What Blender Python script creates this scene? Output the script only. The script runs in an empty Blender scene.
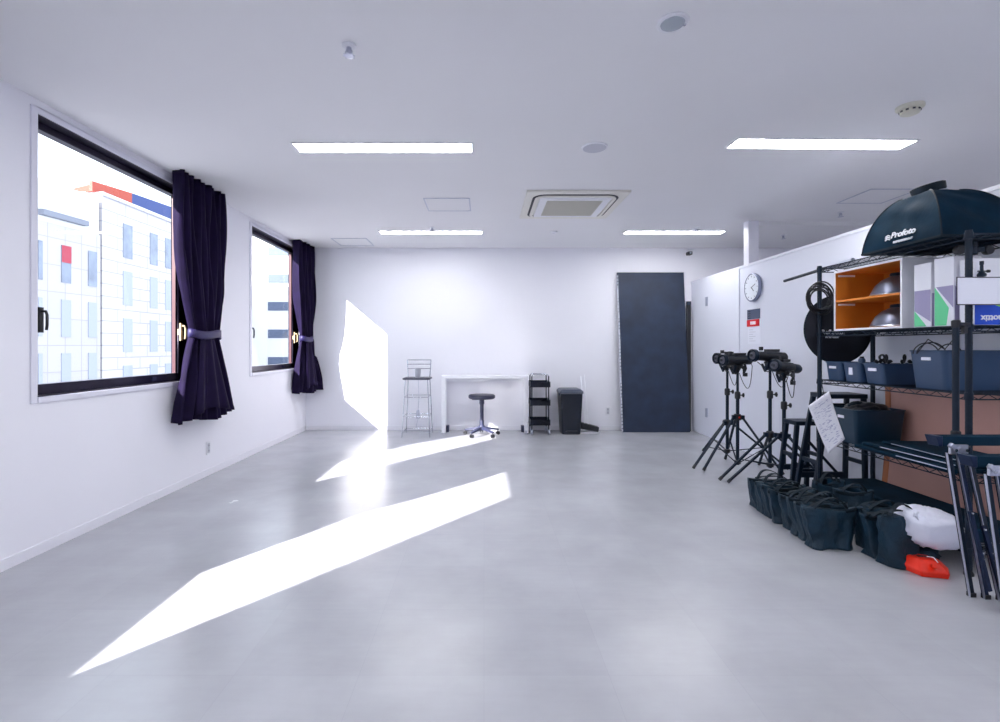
import bpy, bmesh, math, random
from mathutils import Vector, Matrix, noise
random.seed(7)
PI = math.pi
scene = bpy.context.scene
COL = scene.collection
V = Vector

# ---------------------------------------------------------------- materials
def lin(c):
    f = lambda v: v/12.92 if v <= .04045 else ((v+.055)/1.055)**2.4
    return tuple(f(v/255.0) for v in c) + (1,)
MATS = {}
def mat(name, rgb, rough=.5, metal=0, var=0, scale=6, bump=0, bscale=60, spec=None, emit=0, sheen=0, trans=0):
    m = bpy.data.materials.new(name); m.use_nodes = True
    nt = m.node_tree; b = nt.nodes['Principled BSDF']
    c = lin(rgb)
    b.inputs['Base Color'].default_value = c
    b.inputs['Roughness'].default_value = rough
    b.inputs['Metallic'].default_value = metal
    if spec is not None: b.inputs['Specular IOR Level'].default_value = spec
    if sheen: b.inputs['Sheen Weight'].default_value = sheen
    if trans: b.inputs['Transmission Weight'].default_value = trans
    if emit:
        b.inputs['Emission Color'].default_value = c
        b.inputs['Emission Strength'].default_value = emit
    tc = nt.nodes.new('ShaderNodeTexCoord')
    if var:
        n = nt.nodes.new('ShaderNodeTexNoise'); n.inputs['Scale'].default_value = scale; n.inputs['Detail'].default_value = 5
        r = nt.nodes.new('ShaderNodeValToRGB')
        r.color_ramp.elements[0].position = .3; r.color_ramp.elements[1].position = .7
        r.color_ramp.elements[0].color = tuple(x*(1-var) for x in c[:3])+(1,)
        r.color_ramp.elements[1].color = tuple(min(1, x*(1+var)) for x in c[:3])+(1,)
        nt.links.new(tc.outputs['Object'], n.inputs['Vector'])
        nt.links.new(n.outputs['Fac'], r.inputs['Fac']); nt.links.new(r.outputs['Color'], b.inputs['Base Color'])
    if bump:
        n2 = nt.nodes.new('ShaderNodeTexNoise'); n2.inputs['Scale'].default_value = bscale; n2.inputs['Detail'].default_value = 3
        bp = nt.nodes.new('ShaderNodeBump'); bp.inputs['Strength'].default_value = bump; bp.inputs['Distance'].default_value = .01
        nt.links.new(tc.outputs['Object'], n2.inputs['Vector'])
        nt.links.new(n2.outputs['Fac'], bp.inputs['Height']); nt.links.new(bp.outputs['Normal'], b.inputs['Normal'])
    MATS[name] = m
    return m

M_wall = mat('painted_wall', (234, 234, 242), .65, var=.012, scale=1.5, bump=.08, bscale=220)
M_ceil = mat('painted_ceiling', (228, 228, 232), .8, var=.01, scale=1.2)
M_trimw = mat('white_trim', (222, 222, 234), .4)
M_part = mat('partition_paint', (218, 220, 232), .42, var=.01, scale=2)
M_base = mat('vinyl_baseboard', (226, 226, 234), .4)
M_frame = mat('dark_bronze_aluminium', (40, 34, 56), .28, .5, var=.1, scale=14)
M_black = mat('black_plastic', (20, 22, 30), .4, var=.1, scale=30)
M_blackm = mat('black_painted_metal', (7, 25, 43), .45, 0, spec=.3, var=.1, scale=40)
M_chrome = mat('chrome', (200, 203, 212), .18, 1)
M_alu = mat('brushed_aluminium', (186, 190, 206), .32, .9, var=.08, scale=60)
M_brass = mat('brushed_brass_handle', (190, 168, 132), .5, .3)
M_curt = mat('purple_velvet_curtain', (22, 11, 46), .75, spec=.15, var=.22, scale=9, bump=.25, bscale=120)
M_tie = mat('curtain_tieback_satin', (32, 22, 78), .5, var=.1, scale=20)
M_white = mat('white_laminate', (236, 237, 244), .35, var=.01)
M_whiteP = mat('white_plastic', (226, 227, 234), .4, var=.01)
M_cream = mat('aged_cream_plastic', (205, 203, 190), .45, var=.03)
M_creamg = mat('cream_intake_grille', (196, 194, 186), .55)
M_darkslot = mat('dark_slot', (38, 40, 52), .6)
M_greymesh = mat('grey_perforated_disc', (186, 188, 200), .6)
M_stool = mat('navy_vinyl', (40, 42, 66), .38, var=.08, scale=12, bump=.1)
M_stoolb = mat('grey_blue_plastic', (50, 54, 82), .4, var=.05)
M_trolley = mat('blue_black_steel_tray', (26, 32, 50), .35, .2, var=.1)
M_bin = mat('black_bin_plastic', (14, 22, 36), .3, var=.1, scale=10)
M_lid = mat('grey_bin_lid', (58, 66, 84), .42, var=.05)
M_blackfoam = mat('scuffed_black_board', (28, 42, 66), .55, var=.22, scale=5, bump=.12, bscale=90)
M_tape = mat('torn_white_edge_tape', (214, 216, 226), .8, var=.1, scale=40)
M_nylon = mat('dark_teal_nylon', (6, 36, 54), .8, spec=.12, var=.28, scale=7, bump=.12, bscale=45)
M_bagfab = mat('black_canvas_bag', (7, 40, 58), .6, spec=.4, var=.3, scale=9, bump=.7, bscale=38)
M_webbing = mat('black_webbing', (8, 26, 38), .75, spec=.3, var=.15, scale=60)
M_binS = mat('slate_blue_plastic_bin', (42, 66, 98), .38, var=.04, scale=5)
M_binT = mat('dark_teal_plastic_bin', (8, 44, 66), .4, var=.06, scale=5)
M_orange = mat('orange_plywood', (206, 124, 40), .5, var=.1, scale=4)
M_dome = mat('silver_reflector_metal', (112, 116, 134), .38, .85, var=.06)
M_cardw = mat('white_carton', (224, 225, 234), .5, var=.012)
M_cardp = mat('lilac_grey_print', (150, 144, 178), .5)
M_cardg = mat('mint_green_print', (96, 204, 146), .5)
M_cardb = mat('royal_blue_print', (16, 74, 200), .45)
M_cardl = mat('lime_green_print', (146, 214, 40), .45)
M_brown = mat('brown_hardboard', (190, 145, 136), .55, var=.08, scale=2.5, bump=.05)
M_brownedge = mat('raw_orange_hardboard_edge', (172, 106, 72), .6, var=.08)
M_paper = mat('printed_paper', (226, 228, 240), .6)
M_ink = mat('blue_grey_ink', (172, 174, 206), .6)
M_ink2 = mat('rusty_ink', (170, 110, 110), .6)
M_whitecloth = mat('white_plastic_bag_film', (224, 226, 242), .45, var=.03, scale=8, bump=.35, bscale=30)
M_red = mat('orange_red_plastic', (236, 42, 16), .32, var=.03)
M_redsign = mat('red_sign', (214, 16, 34), .45)
M_greysign = mat('slate_sign', (74, 84, 108), .5, var=.04, scale=30)
M_light = mat('lamp_diffuser', (255, 255, 255), .5, emit=19)
M_clock = mat('clock_face_paper', (232, 236, 244), .5)
M_clockrim = mat('clock_grey_rim', (120, 126, 150), .35, .3)
M_lens = mat('grey_glass_lens', (170, 178, 188), .15)
M_bluesteel = mat('blue_anodised_leg', (30, 44, 72), .3, .7, var=.1, scale=30)
M_extw = mat('facade_white', (214, 214, 216), .7)

def brickify(m, bw, bh, mort, c1, c2, cm, rot=None, msize=.012):
    nt = m.node_tree; b = nt.nodes['Principled BSDF']
    tc = nt.nodes.new('ShaderNodeTexCoord'); sx_ = nt.nodes.new('ShaderNodeSeparateXYZ'); mp = nt.nodes.new('ShaderNodeCombineXYZ')
    br = nt.nodes.new('ShaderNodeTexBrick')
    br.offset = mort; br.inputs['Scale'].default_value = 1
    br.inputs['Brick Width'].default_value = bw; br.inputs['Row Height'].default_value = bh
    br.inputs['Mortar Size'].default_value = msize; br.inputs['Mortar Smooth'].default_value = .3
    br.inputs['Color1'].default_value = lin(c1); br.inputs['Color2'].default_value = lin(c2); br.inputs['Mortar'].default_value = lin(cm)
    nt.links.new(tc.outputs['Object'], sx_.inputs['Vector']); nt.links.new(sx_.outputs['Y'], mp.inputs['X']); nt.links.new(sx_.outputs['Z'], mp.inputs['Y']); nt.links.new(mp.outputs['Vector'], br.inputs['Vector'])
    nt.links.new(br.outputs['Color'], b.inputs['Base Color'])
    return br
M_panel = mat('pale_cladding_panels', (220, 221, 228), .7)
brickify(M_panel, 2.3, .85, .35, (186, 182, 186), (180, 176, 181), (152, 149, 158), rot=(PI/2, 0, PI/2), msize=.045)
M_panel2 = mat('rendered_cladding_panels', (212, 214, 224), .7)
brickify(M_panel2, 1.15, 1.7, 0, (176, 171, 174), (171, 167, 170), (150, 147, 154), rot=(PI/2, 0, PI/2), msize=.03)
M_winext = mat('exterior_window_glass', (124, 132, 150), .15, .2, var=.2, scale=1.2)
M_blind = mat('pale_window_blind', (152, 157, 172), .6)
M_redblind = mat('red_window_blind', (160, 52, 72), .6)
M_osign = mat('orange_roof_band', (160, 62, 46), .6)
M_bsign = mat('blue_roof_band', (40, 60, 118), .6)
M_ground = mat('street_asphalt', (130, 130, 135), .9, var=.1, scale=.3)
M_slab = mat('grey_slab', (120, 124, 138), .7)

# floor
M_floor = mat('grey_vinyl_tile_floor', (170, 171, 180), .26)
def floor_nodes():
    nt = M_floor.node_tree; b = nt.nodes['Principled BSDF']; N = nt.nodes.new; L = nt.links.new
    tc = N('ShaderNodeTexCoord')
    br = N('ShaderNodeTexBrick'); br.offset = 0; br.inputs['Scale'].default_value = 1
    br.inputs['Brick Width'].default_value = .457; br.inputs['Row Height'].default_value = .457
    br.inputs['Mortar Size'].default_value = .0007; br.inputs['Mortar Smooth'].default_value = .4
    br.inputs['Color1'].default_value = lin((172, 173, 180)); br.inputs['Color2'].default_value = lin((169, 170, 177)); br.inputs['Mortar'].default_value = lin((161, 162, 170))
    L(tc.outputs['Object'], br.inputs['Vector'])
    n1 = N('ShaderNodeTexNoise'); n1.inputs['Scale'].default_value = 2.2; n1.inputs['Detail'].default_value = 7; n1.inputs['Roughness'].default_value = .55
    L(tc.outputs['Object'], n1.inputs['Vector'])
    mp = N('ShaderNodeMapping'); mp.inputs['Scale'].default_value = (1.5, 14, 1); L(tc.outputs['Object'], mp.inputs['Vector'])
    n2 = N('ShaderNodeTexNoise'); n2.inputs['Scale'].default_value = 3; n2.inputs['Detail'].default_value = 6; L(mp.outputs['Vector'], n2.inputs['Vector'])
    def ramp(src, lo, hi, p0=.3, p1=.7):
        r = N('ShaderNodeValToRGB'); r.color_ramp.elements[0].position = p0; r.color_ramp.elements[1].position = p1
        r.color_ramp.elements[0].color = (lo, lo, lo, 1); r.color_ramp.elements[1].color = (hi, hi, hi, 1)
        L(src, r.inputs['Fac']); return r.outputs['Color']
    def mul(a, c):
        m = N('ShaderNodeMix'); m.data_type = 'RGBA'; m.blend_type = 'MULTIPLY'; m.inputs['Factor'].default_value = 1
        L(a, m.inputs['A']); L(c, m.inputs['B']); return m.outputs['Result']
    c = mul(br.outputs['Color'], ramp(n1.outputs['Fac'], .88, 1.08, .25, .75))
    c = mul(c, ramp(n2.outputs['Fac'], .985, 1.01))
    L(c, b.inputs['Base Color'])
    L(ramp(n1.outputs['Fac'], .235, .285, .1, .9), b.inputs['Roughness'])
    b.inputs['Specular IOR Level'].default_value = .45
floor_nodes()

def glass_mat():
    m = bpy.data.materials.new('window_glass'); m.use_nodes = True
    nt = m.node_tree; nt.nodes.clear(); N = nt.nodes.new; L = nt.links.new
    o = N('ShaderNodeOutputMaterial'); mx = N('ShaderNodeMixShader'); t = N('ShaderNodeBsdfTransparent'); g = N('ShaderNodeBsdfGlossy')
    t.inputs['Color'].default_value = (.97, .97, .97, 1); g.inputs['Roughness'].default_value = .02
    lw = N('ShaderNodeLayerWeight'); pw = N('ShaderNodeMath'); pw.operation = 'POWER'; pw.inputs[1].default_value = 4
    L(lw.outputs['Facing'], pw.inputs[0])
    ma = N('ShaderNodeMath'); ma.operation = 'MULTIPLY_ADD'; ma.inputs[1].default_value = .18; ma.inputs[2].default_value = .015
    L(pw.outputs[0], ma.inputs[0]); L(ma.outputs[0], mx.inputs['Fac']); L(t.outputs['BSDF'], mx.inputs[1]); L(g.outputs['BSDF'], mx.inputs[2]); L(mx.outputs['Shader'], o.inputs['Surface'])
    return m
M_glass = glass_mat()

# ---------------------------------------------------------------- mesh builder
class MB:
    def __init__(s): s.v = []; s.f = []; s.mi = []; s.m = 0
    def add(s, vs, fs):
        n = len(s.v); s.v += [V(p) for p in vs]
        for f in fs: s.f.append([n+i for i in f]); s.mi.append(s.m)
        return s
    def box(s, x0, x1, y0, y1, z0, z1):
        return s.add([(x0,y0,z0),(x1,y0,z0),(x1,y1,z0),(x0,y1,z0),(x0,y0,z1),(x1,y0,z1),(x1,y1,z1),(x0,y1,z1)],
                     [(0,3,2,1),(4,5,6,7),(0,1,5,4),(1,2,6,5),(2,3,7,6),(3,0,4,7)])
    def cbox(s, c, d, rot=None):
        x, y, z = d[0]/2, d[1]/2, d[2]/2
        n = len(s.v); s.box(-x, x, -y, y, -z, z)
        for i in range(n, len(s.v)):
            p = s.v[i]
            if rot is not None: p = rot @ p
            s.v[i] = p + V(c)
        return s
    def bar(s, p, q, w, h, up=(0,0,1)):
        p, q = V(p), V(q); d = (q-p).normalized(); u = V(up)
        a = d.cross(u)
        if a.length < 1e-4: a = d.cross(V((1,0,0)))
        a.normalize(); b = a.cross(d).normalized()
        vs = []
        for e in (p, q):
            for i, j in ((-1,-1),(1,-1),(1,1),(-1,1)): vs.append(e + a*i*w/2 + b*j*h/2)
        return s.add(vs, [(3,2,1,0),(4,5,6,7),(0,1,5,4),(1,2,6,5),(2,3,7,6),(3,0,4,7)])
    def tube(s, pts, r, n=8, caps=True, closed=False):
        pts = [V(p) for p in pts]; rings = []; k = len(pts)
        rr = r if isinstance(r, (list, tuple)) else [r]*k
        ref = None; base = len(s.v); vs = []
        for i, p in enumerate(pts):
            if closed: d = (pts[(i+1) % k] - pts[i-1]).normalized()
            else: d = (pts[min(i+1, k-1)] - pts[max(i-1, 0)]).normalized()
            if ref is None:
                ref = d.orthogonal().normalized()
            else:
                ref = ref - d*ref.dot(d)
                if ref.length < 1e-5: ref = d.orthogonal()
                ref.normalize()
            b = d.cross(ref)
            for j in range(n):
                a = 2*PI*j/n; vs.append(p + (ref*math.cos(a) + b*math.sin(a))*rr[i])
        fs = []
        for i in range(k if closed else k-1):
            i2 = (i+1) % k
            for j in range(n): fs.append((i*n+j, i*n+(j+1) % n, i2*n+(j+1) % n, i2*n+j))
        if caps and not closed:
            fs.append(tuple(range(n-1, -1, -1))); fs.append(tuple((k-1)*n+j for j in range(n)))
        return s.add(vs, fs)
    def lathe(s, prof, c=(0,0,0), n=24, axis=None, sq=1.0):
        # prof: list of (r, z); axis: direction of z
        c = V(c); q = V((0,0,1)).rotation_difference(V(axis).normalized()).to_matrix() if axis is not None else Matrix.Identity(3)
        vs = []; k = len(prof)
        for r, z in prof:
            for j in range(n):
                a = 2*PI*j/n; vs.append(q @ V((r*math.cos(a), r*math.sin(a)*sq, z)) + c)
        fs = []
        for i in range(k-1):
            for j in range(n): fs.append((i*n+j, i*n+(j+1) % n, (i+1)*n+(j+1) % n, (i+1)*n+j))
        fs.append(tuple(range(n-1, -1, -1))); fs.append(tuple((k-1)*n+j for j in range(n)))
        return s.add(vs, fs)
    def prism(s, poly, z0, z1):
        n = len(poly); vs = [(x, y, z0) for x, y in poly] + [(x, y, z1) for x, y in poly]
        return s.add(vs, [tuple(range(n-1, -1, -1)), tuple(range(n, 2*n))] + [(i, (i+1) % n, n+(i+1) % n, n+i) for i in range(n)])
    def hexa(s, lo, hi):  # two quads (ccw) bottom/top
        return s.add(list(lo)+list(hi), [(0,3,2,1),(4,5,6,7),(0,1,5,4),(1,2,6,5),(2,3,7,6),(3,0,4,7)])
    def grid(s, fn, nu, nv):
        vs = [fn(i/nu, j/nv) for j in range(nv+1) for i in range(nu+1)]
        fs = [(j*(nu+1)+i, j*(nu+1)+i+1, (j+1)*(nu+1)+i+1, (j+1)*(nu+1)+i) for j in range(nv) for i in range(nu)]
        return s.add(vs, fs)
    def loft(s, rings):
        n = len(rings[0]); vs = [p for r in rings for p in r]; fs = []
        for k in range(len(rings)-1):
            for i in range(n): fs.append((k*n+i, k*n+(i+1) % n, (k+1)*n+(i+1) % n, (k+1)*n+i))
        fs.append(tuple(range(n-1, -1, -1))); fs.append(tuple((len(rings)-1)*n+i for i in range(n)))
        return s.add(vs, fs)
    def build(s, name, m, parent=None, bevel=0, smooth=35, solid=0, subsurf=0):
        me = bpy.data.meshes.new(name); me.from_pydata([tuple(p) for p in s.v], [], s.f)
        ms = m if isinstance(m, (list, tuple)) else [m]
        for x in ms: me.materials.append(x)
        for p, i in zip(me.polygons, s.mi): p.material_index = i
        bm = bmesh.new(); bm.from_mesh(me)
        bmesh.ops.remove_doubles(bm, verts=bm.verts, dist=1e-6)
        bmesh.ops.recalc_face_normals(bm, faces=bm.faces)
        for f in bm.faces: f.smooth = bool(smooth)
        if smooth:
            for e in bm.edges:
                if len(e.link_faces) == 2 and e.calc_face_angle(0) > math.radians(smooth): e.smooth = False
        bm.to_mesh(me); bm.free()
        o = bpy.data.objects.new(name, me); COL.objects.link(o)
        if parent is not None: o.parent = parent
        if solid:
            md = o.modifiers.new('solid', 'SOLIDIFY'); md.thickness = solid; md.offset = 0
        if bevel:
            md = o.modifiers.new('bevel', 'BEVEL'); md.width = bevel; md.segments = 2; md.limit_method = 'ANGLE'; md.angle_limit = math.radians(40)
        if subsurf:
            md = o.modifiers.new('sub', 'SUBSURF'); md.levels = md.render_levels = subsurf
        return o

def tag(o, label=None, cat=None, group=None, kind=None):
    if label: o['label'] = label
    if cat: o['category'] = cat
    if group: o['group'] = group
    if kind: o['kind'] = kind
    return o
def thing(name, loc, label, cat, group=None, rz=0):
    o = bpy.data.objects.new(name, None); COL.objects.link(o); o.location = loc; o.rotation_euler = (0, 0, rz)
    o.empty_display_size = .1
    return tag(o, label, cat, group)
def struct(o): o['kind'] = 'structure'; return o
def copy_tree(o, parent=None):
    c = o.copy(); COL.objects.link(c)
    c.parent = parent
    for ch in list(o.children): copy_tree(ch, c)
    return c
def text(name, s, size, mtx, m, parent, depth=.0015, alignx='CENTER', bold=0):
    cu = bpy.data.curves.new(name, 'FONT'); cu.body = s; cu.size = size; cu.extrude = depth; cu.align_x = alignx; cu.align_y = 'CENTER'; cu.offset = bold
    t = bpy.data.objects.new(name + '_tmp', cu); COL.objects.link(t)
    bpy.context.view_layer.update()
    me = bpy.data.meshes.new_from_object(t.evaluated_get(bpy.context.evaluated_depsgraph_get()))
    bpy.data.objects.remove(t)
    me.transform(mtx); me.materials.clear(); me.materials.append(m); me.name = name
    o = bpy.data.objects.new(name, me); COL.objects.link(o); o.parent = parent
    return o
def frame_mtx(origin, xdir, ydir):
    x = V(xdir).normalized(); y = V(ydir); y = (y - x*y.dot(x)).normalized(); z = x.cross(y)
    m = Matrix((x, y, z)).transposed().to_4x4(); m.translation = V(origin); return m

H = 2.63; XL = -2.58; YB = 7.23; XP = 3.0
# ---------------------------------------------------------------- room shell
struct(MB().box(XL-.2, 6.2, -3.7, YB+.2, -.12, 0).build('floor', M_floor, smooth=0))
struct(MB().box(XL-.2, 6.2, -3.7, YB+.2, H, H+.12).build('ceiling', M_ceil, smooth=0))
struct(MB().box(XL-.2, 6.2, YB, YB+.15, 0, H).build('wall_back', M_wall, smooth=0))
struct(MB().box(6.0, 6.2, -3.5, YB, 0, H).build('wall_right', M_wall, smooth=0))
struct(MB().box(XL-.2, 6.2, -3.7, -3.5, 0, H).build('wall_front', M_wall, smooth=0))
WN = [(.26, 1.70), (2.88, 4.365), (5.54, 6.96)]
Z0, Z1 = .91, 2.548
TW = .14
w = MB()
ys = [-3.5] + [y for p in WN for y in p] + [YB]
for i in range(0, len(ys), 2): w.box(XL-TW, XL, ys[i], ys[i+1], 0, H)
for a, b in WN: w.box(XL-TW, XL, a, b, 0, Z0).box(XL-TW, XL, a, b, Z1, H)
struct(w.build('wall_left', M_wall, smooth=0))
# partition with its door
DY0, DY1 = 5.86, 7.14
p = MB().box(XP, XP+.06, -3.5, YB, 0, 2.12)
struct(p.build('wall_partition', M_part, smooth=0))
struct(MB().box(XP-.008, XP+.07, -3.5, YB, 2.12, 2.145).build('trim_1', M_trimw))
d = MB().box(XP-.012, XP-.0005, DY0, DY1, .03, 2.112).build('door_1', M_part, bevel=.002); struct(d)
for z in (1.81, .32):
    h = MB().box(XP-.019, XP-.012, 6.68, 6.74, z-.06, z+.06)
    h.tube([(XP-.02, 6.71, z-.06), (XP-.02, 6.71, z+.06)], .008)
    h.build('hinge', M_alu, d)
struct(MB().box(XP-.004, XP+.11, 5.66, 5.77, 2.145, H).build('column_1', M_trimw, bevel=.002))
struct(MB().box(XP+.11, 6.0, 5.70, 5.74, H-.045, H-.0005).build('trim_2', M_ceil))
# baseboards
struct(MB().box(XL, XL+.008, -3.5, YB, 0, .06).build('baseboard_left', M_base))
struct(MB().box(XL+.008, XP-.01, YB-.008, YB, 0, .06).build('baseboard_back', M_base))

# ---------------------------------------------------------------- windows
for k, (a, b) in enumerate(WN):
    wroot = bpy.data.objects.new('window_%d' % (k+1), None); COL.objects.link(wroot); wroot.location = (XL, a, 0); struct(wroot)
    W = b-a
    t = MB()
    t.box(-.02, .010, -.04, -.0, Z0-.035, Z1+.035); t.box(-.02, .010, W, W+.04, Z0-.035, Z1+.035)
    t.box(-.02, .010, 0, W, Z1, Z1+.035); t.box(-.02, .014, 0, W, Z0-.035, Z0)
    t.build('window_trim', M_trimw, wroot, bevel=.002)
    f = MB()
    f.box(-.13, -.07, 0, .03, Z0, Z1); f.box(-.13, -.07, W-.035, W, Z0, Z1)
    f.box(-.13, -.07, .03, W-.035, Z1-.05, Z1); f.box(-.13, -.07, .03, W-.035, Z0, Z0+.067)
    f.build('window_frame', M_frame, wroot, bevel=.003)
    l = MB(); l.box(-.07, .0, 0, .005, Z0, Z1); l.box(-.07, .0, W-.005, W, Z0, Z1); l.box(-.07, .0, .005, W-.005, Z1-.005, Z1); l.box(-.07, .0, .005, W-.005, Z0, Z0+.005)
    l.build('reveal_lining', M_frame, wroot)
    g = MB().box(-.115, -.085, W-.048, W-.035, Z0+.067, Z1-.05)
    g.build('sash_bead', mat('rosewood_bead_%d' % k, (84, 48, 56), .4), wroot)
    MB().box(-.105, -.099, .03, W-.04, Z0+.06, Z1-.045).build('glass_pane', M_glass, wroot, smooth=0)
    for yy, mm, xx in ((.075, M_black, .02), (W-.04, M_brass, 0.02)):
        zc = 1.36 if yy < .1 else 1.33
        l = MB().cbox((-.06+xx, yy, zc), (.012, .028, .15)).cbox((-.065+xx*.5, yy, zc), (.02, .022, .05))
        l.tube([(-.056+xx, yy, zc+.05), (-.03+xx, yy, zc+.052), (-.022+xx, yy, zc+.03), (-.022+xx, yy, zc-.03), (-.026+xx, yy, zc-.06)], .008)
        l.build('latch', mm, wroot)
    MB().cbox((-.064, W-.36, Z0+.035), (.012, .05, .03)).build('sash_lock', M_stoolb, wroot)

# ---------------------------------------------------------------- curtains
def make_curtain(y0, label, squeeze=1.0, xout=0.0, xc=-2.475, amp=.056, ph=0):
    root = thing('curtain', (xc, y0, 0), label, 'curtain', 'tied back curtains beside the windows')
    zt, ztie, zb = H-.002, 1.31, .575
    def edges(z):
        if z > ztie:
            t = (zt-z)/(zt-ztie)
            L = .0 + .22*max(0, t-.12)**2.2*1.3
            R = .71 + .03*math.sin(t*PI) - .11*max(0, t-.7)**1.3*4
            if t > .97: R -= 0
            return L, R
        t = (ztie-z)/(ztie-zb)
        return .215 - .235*t**.8, .60 + .30*t**1.1
    if squeeze < 1:
        edges_ = edges
        edges = lambda z: (edges_(z)[0], max(.67, edges_(z)[1]))
    def cut(z, u):
        L, R = edges(z); return L + (R-L)*u
    def fn(u, v):
        z = zt + (zb-zt)*v
        L, R = edges(z); y = L + (R-L)*u
        narrow = (R-L)/.72
        n = 9
        gather = max(0, 1-abs(z-ztie)/.55)
        a = amp*(1-.55*gather)
        x = a*math.sin(u*n*2*PI + ph + .5*math.sin(3*z+u*4)) + .012*math.sin(u*23+z*5) + gather*.03*math.sin(u*PI)
        x += xout*u*(1-.3*(z > ztie))
        if z < ztie:
            t = (ztie-z)/(ztie-zb)
            x += .05*t*math.sin(u*PI)
        y += .010*math.sin(u*40+z*3)
        zz = z
        if v > .98: zz += .02*math.sin(u*9)
        y *= squeeze
        if squeeze < 1 and y > .52: y = .52 + .05*math.tanh((y-.52)/.06); x += .12*max(0, (ztie-z))*u
        return (x, y, zz)
    MB().grid(fn, 110, 60).build('drape', M_curt, root, smooth=180, solid=.004)
    # overlapping front flap below the tie
    def fl(u, v):
        z = ztie - .02 + (zb+.12-ztie)*v
        y = .27 + .2*u + (u-.5)*.38*v + .05*v
        x = .05 + .03*math.sin(u*PI) + .035*v + .02*math.sin(u*17)*(.3+v)
        return (x + xout*.5, y*squeeze, z - .1*abs(u-.4)*v)
    MB().grid(fl, 40, 20).build('front_fold', M_curt, root, smooth=180, solid=.004)
    def tb(u, v):
        a = u*2*PI
        cy = (.215+.60)/2; return (.05*math.cos(a)*1.5 + xout*.5 + .015, (cy + .225*math.sin(a))*squeeze, ztie - .035 + .07*v + .01*math.sin(a*3))
    MB().grid(tb, 40, 2).build('tieback', M_tie, root, smooth=180, solid=.006)
    return root
make_curtain(4.005, 'dark purple curtain tied back at the right of the large near window')
make_curtain(6.63, 'narrower dark purple curtain tied back in the far corner by the back wall', squeeze=.76, xout=.04, xc=-2.50, ph=1.3)
make_curtain(1.43, 'dark curtain of the window nearest the viewer, out to the side')

# ---------------------------------------------------------------- ceiling fittings
def ceiling_light(x0, x1, y0, y1, label, tilt=0):
    cx, cy = (x0+x1)/2, (y0+y1)/2; L, W_ = (x1-x0)/2, (y1-y0)/2
    r = thing('ceiling_light', (cx, cy, H), label, 'ceiling light', 'slim recessed ceiling lights', tilt)
    f = MB(); e = .012
    f.box(-L-e, L+e, -W_-e, -W_, -.006, -.0005).box(-L-e, L+e, W_, W_+e, -.006, -.0005).box(-L-e, -L, -W_, W_, -.006, -.0005).box(L, L+e, -W_, W_, -.006, -.0005)
    f.build('frame', M_whiteP, r)
    MB().box(-L, L, -W_, W_, -.005, -.0005).build('diffuser', M_light, r, smooth=0)
ceiling_light(-1.34, -.09, 3.505, 3.66, 'long slim lit ceiling panel left of centre, near row')
ceiling_light(1.745, 2.99, 3.44, 3.595, 'long slim lit ceiling panel above the shelf rack, near row', .02)
ceiling_light(-1.29, -.03, 6.16, 6.30, 'slim lit ceiling panel in the far row, left of the air conditioner')
ceiling_light(1.76, 3.02-.05, 6.16, 6.30, 'slim lit ceiling panel in the far row, right above the black board')
ceiling_light(4.4, 5.65, 3.44, 3.595, 'added fill light panel over the space beyond the partition, out of sight')  # unseen fill panel, added to brighten the ceiling beyond the partition
ceiling_light(4.4, 5.65, .85, 1.0, 'added unseen fill light panel beyond the partition beside the viewer')  # second added fill panel for the same space, also unseen
ceiling_light(-1.34, -.09, .85, 1.0, 'lit ceiling panel overhead on the left, just out of frame')
ceiling_light(1.745, 2.99, .85, 1.0, 'lit ceiling panel overhead on the right, just out of frame')
ceiling_light(-1.34, -.09, -1.85, -1.7, 'lit ceiling panel behind the viewer on the left')
ceiling_light(1.745, 2.99, -1.85, -1.7, 'lit ceiling panel behind the viewer on the right')

ac = thing('air_conditioner', (.865, 5.02, H), 'square white ceiling cassette air conditioner with black slot', 'air conditioner')
def rrect(hx, hy, r, n=6):
    pts = []
    for cx, cy, a0 in ((hx-r, hy-r, 0), (-hx+r, hy-r, PI/2), (-hx+r, -hy+r, PI), (hx-r, -hy+r, 1.5*PI)):
        for i in range(n+1):
            a = a0 + i/n*PI/2; pts.append((cx+r*math.cos(a), cy+r*math.sin(a)))
    return pts
M_acp = mat('warm_white_plastic', (222, 220, 214), .4)
MB().box(-.475, .475, -.475, .475, -.022, -.0005).build('panel', M_acp, ac, bevel=.006)
def ring(mb, hx, hy, r, wd, z0, z1):
    o = rrect(hx, hy, r); i = rrect(hx-wd, hy-wd, max(r-wd, .01)); n = len(o)
    vs = [(x, y, z0) for x, y in o]+[(x, y, z0) for x, y in i]+[(x, y, z1) for x, y in o]+[(x, y, z1) for x, y in i]
    fs = []
    for k in range(n):
        j = (k+1) % n
        fs += [(k, j, n+j, n+k), (2*n+k, 3*n+k, 3*n+j, 2*n+j), (k, 2*n+k, 2*n+j, j), (n+k, n+j, 3*n+j, 3*n+k)]
    mb.add(vs, fs)
m_ = MB(); ring(m_, .405, .405, .12, .022, -.026, -.02); m_.build('air_slot', M_darkslot, ac)
m_ = MB(); ring(m_, .383, .383, .10, .03, -.036, -.02); m_.build('slot_lip', M_acp, ac)
MB().box(-.335, .335, -.335, .335, -.040, -.02).build('inner_panel', M_whiteP, ac, bevel=.005)
g = MB().box(-.265, .265, -.265, .265, -.043, -.039)
for i in range(24):
    y = -.255 + i*.0218; g.box(-.26, .26, y, y+.009, -.046, -.042)
g.build('intake_grille', M_creamg, ac)

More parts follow.
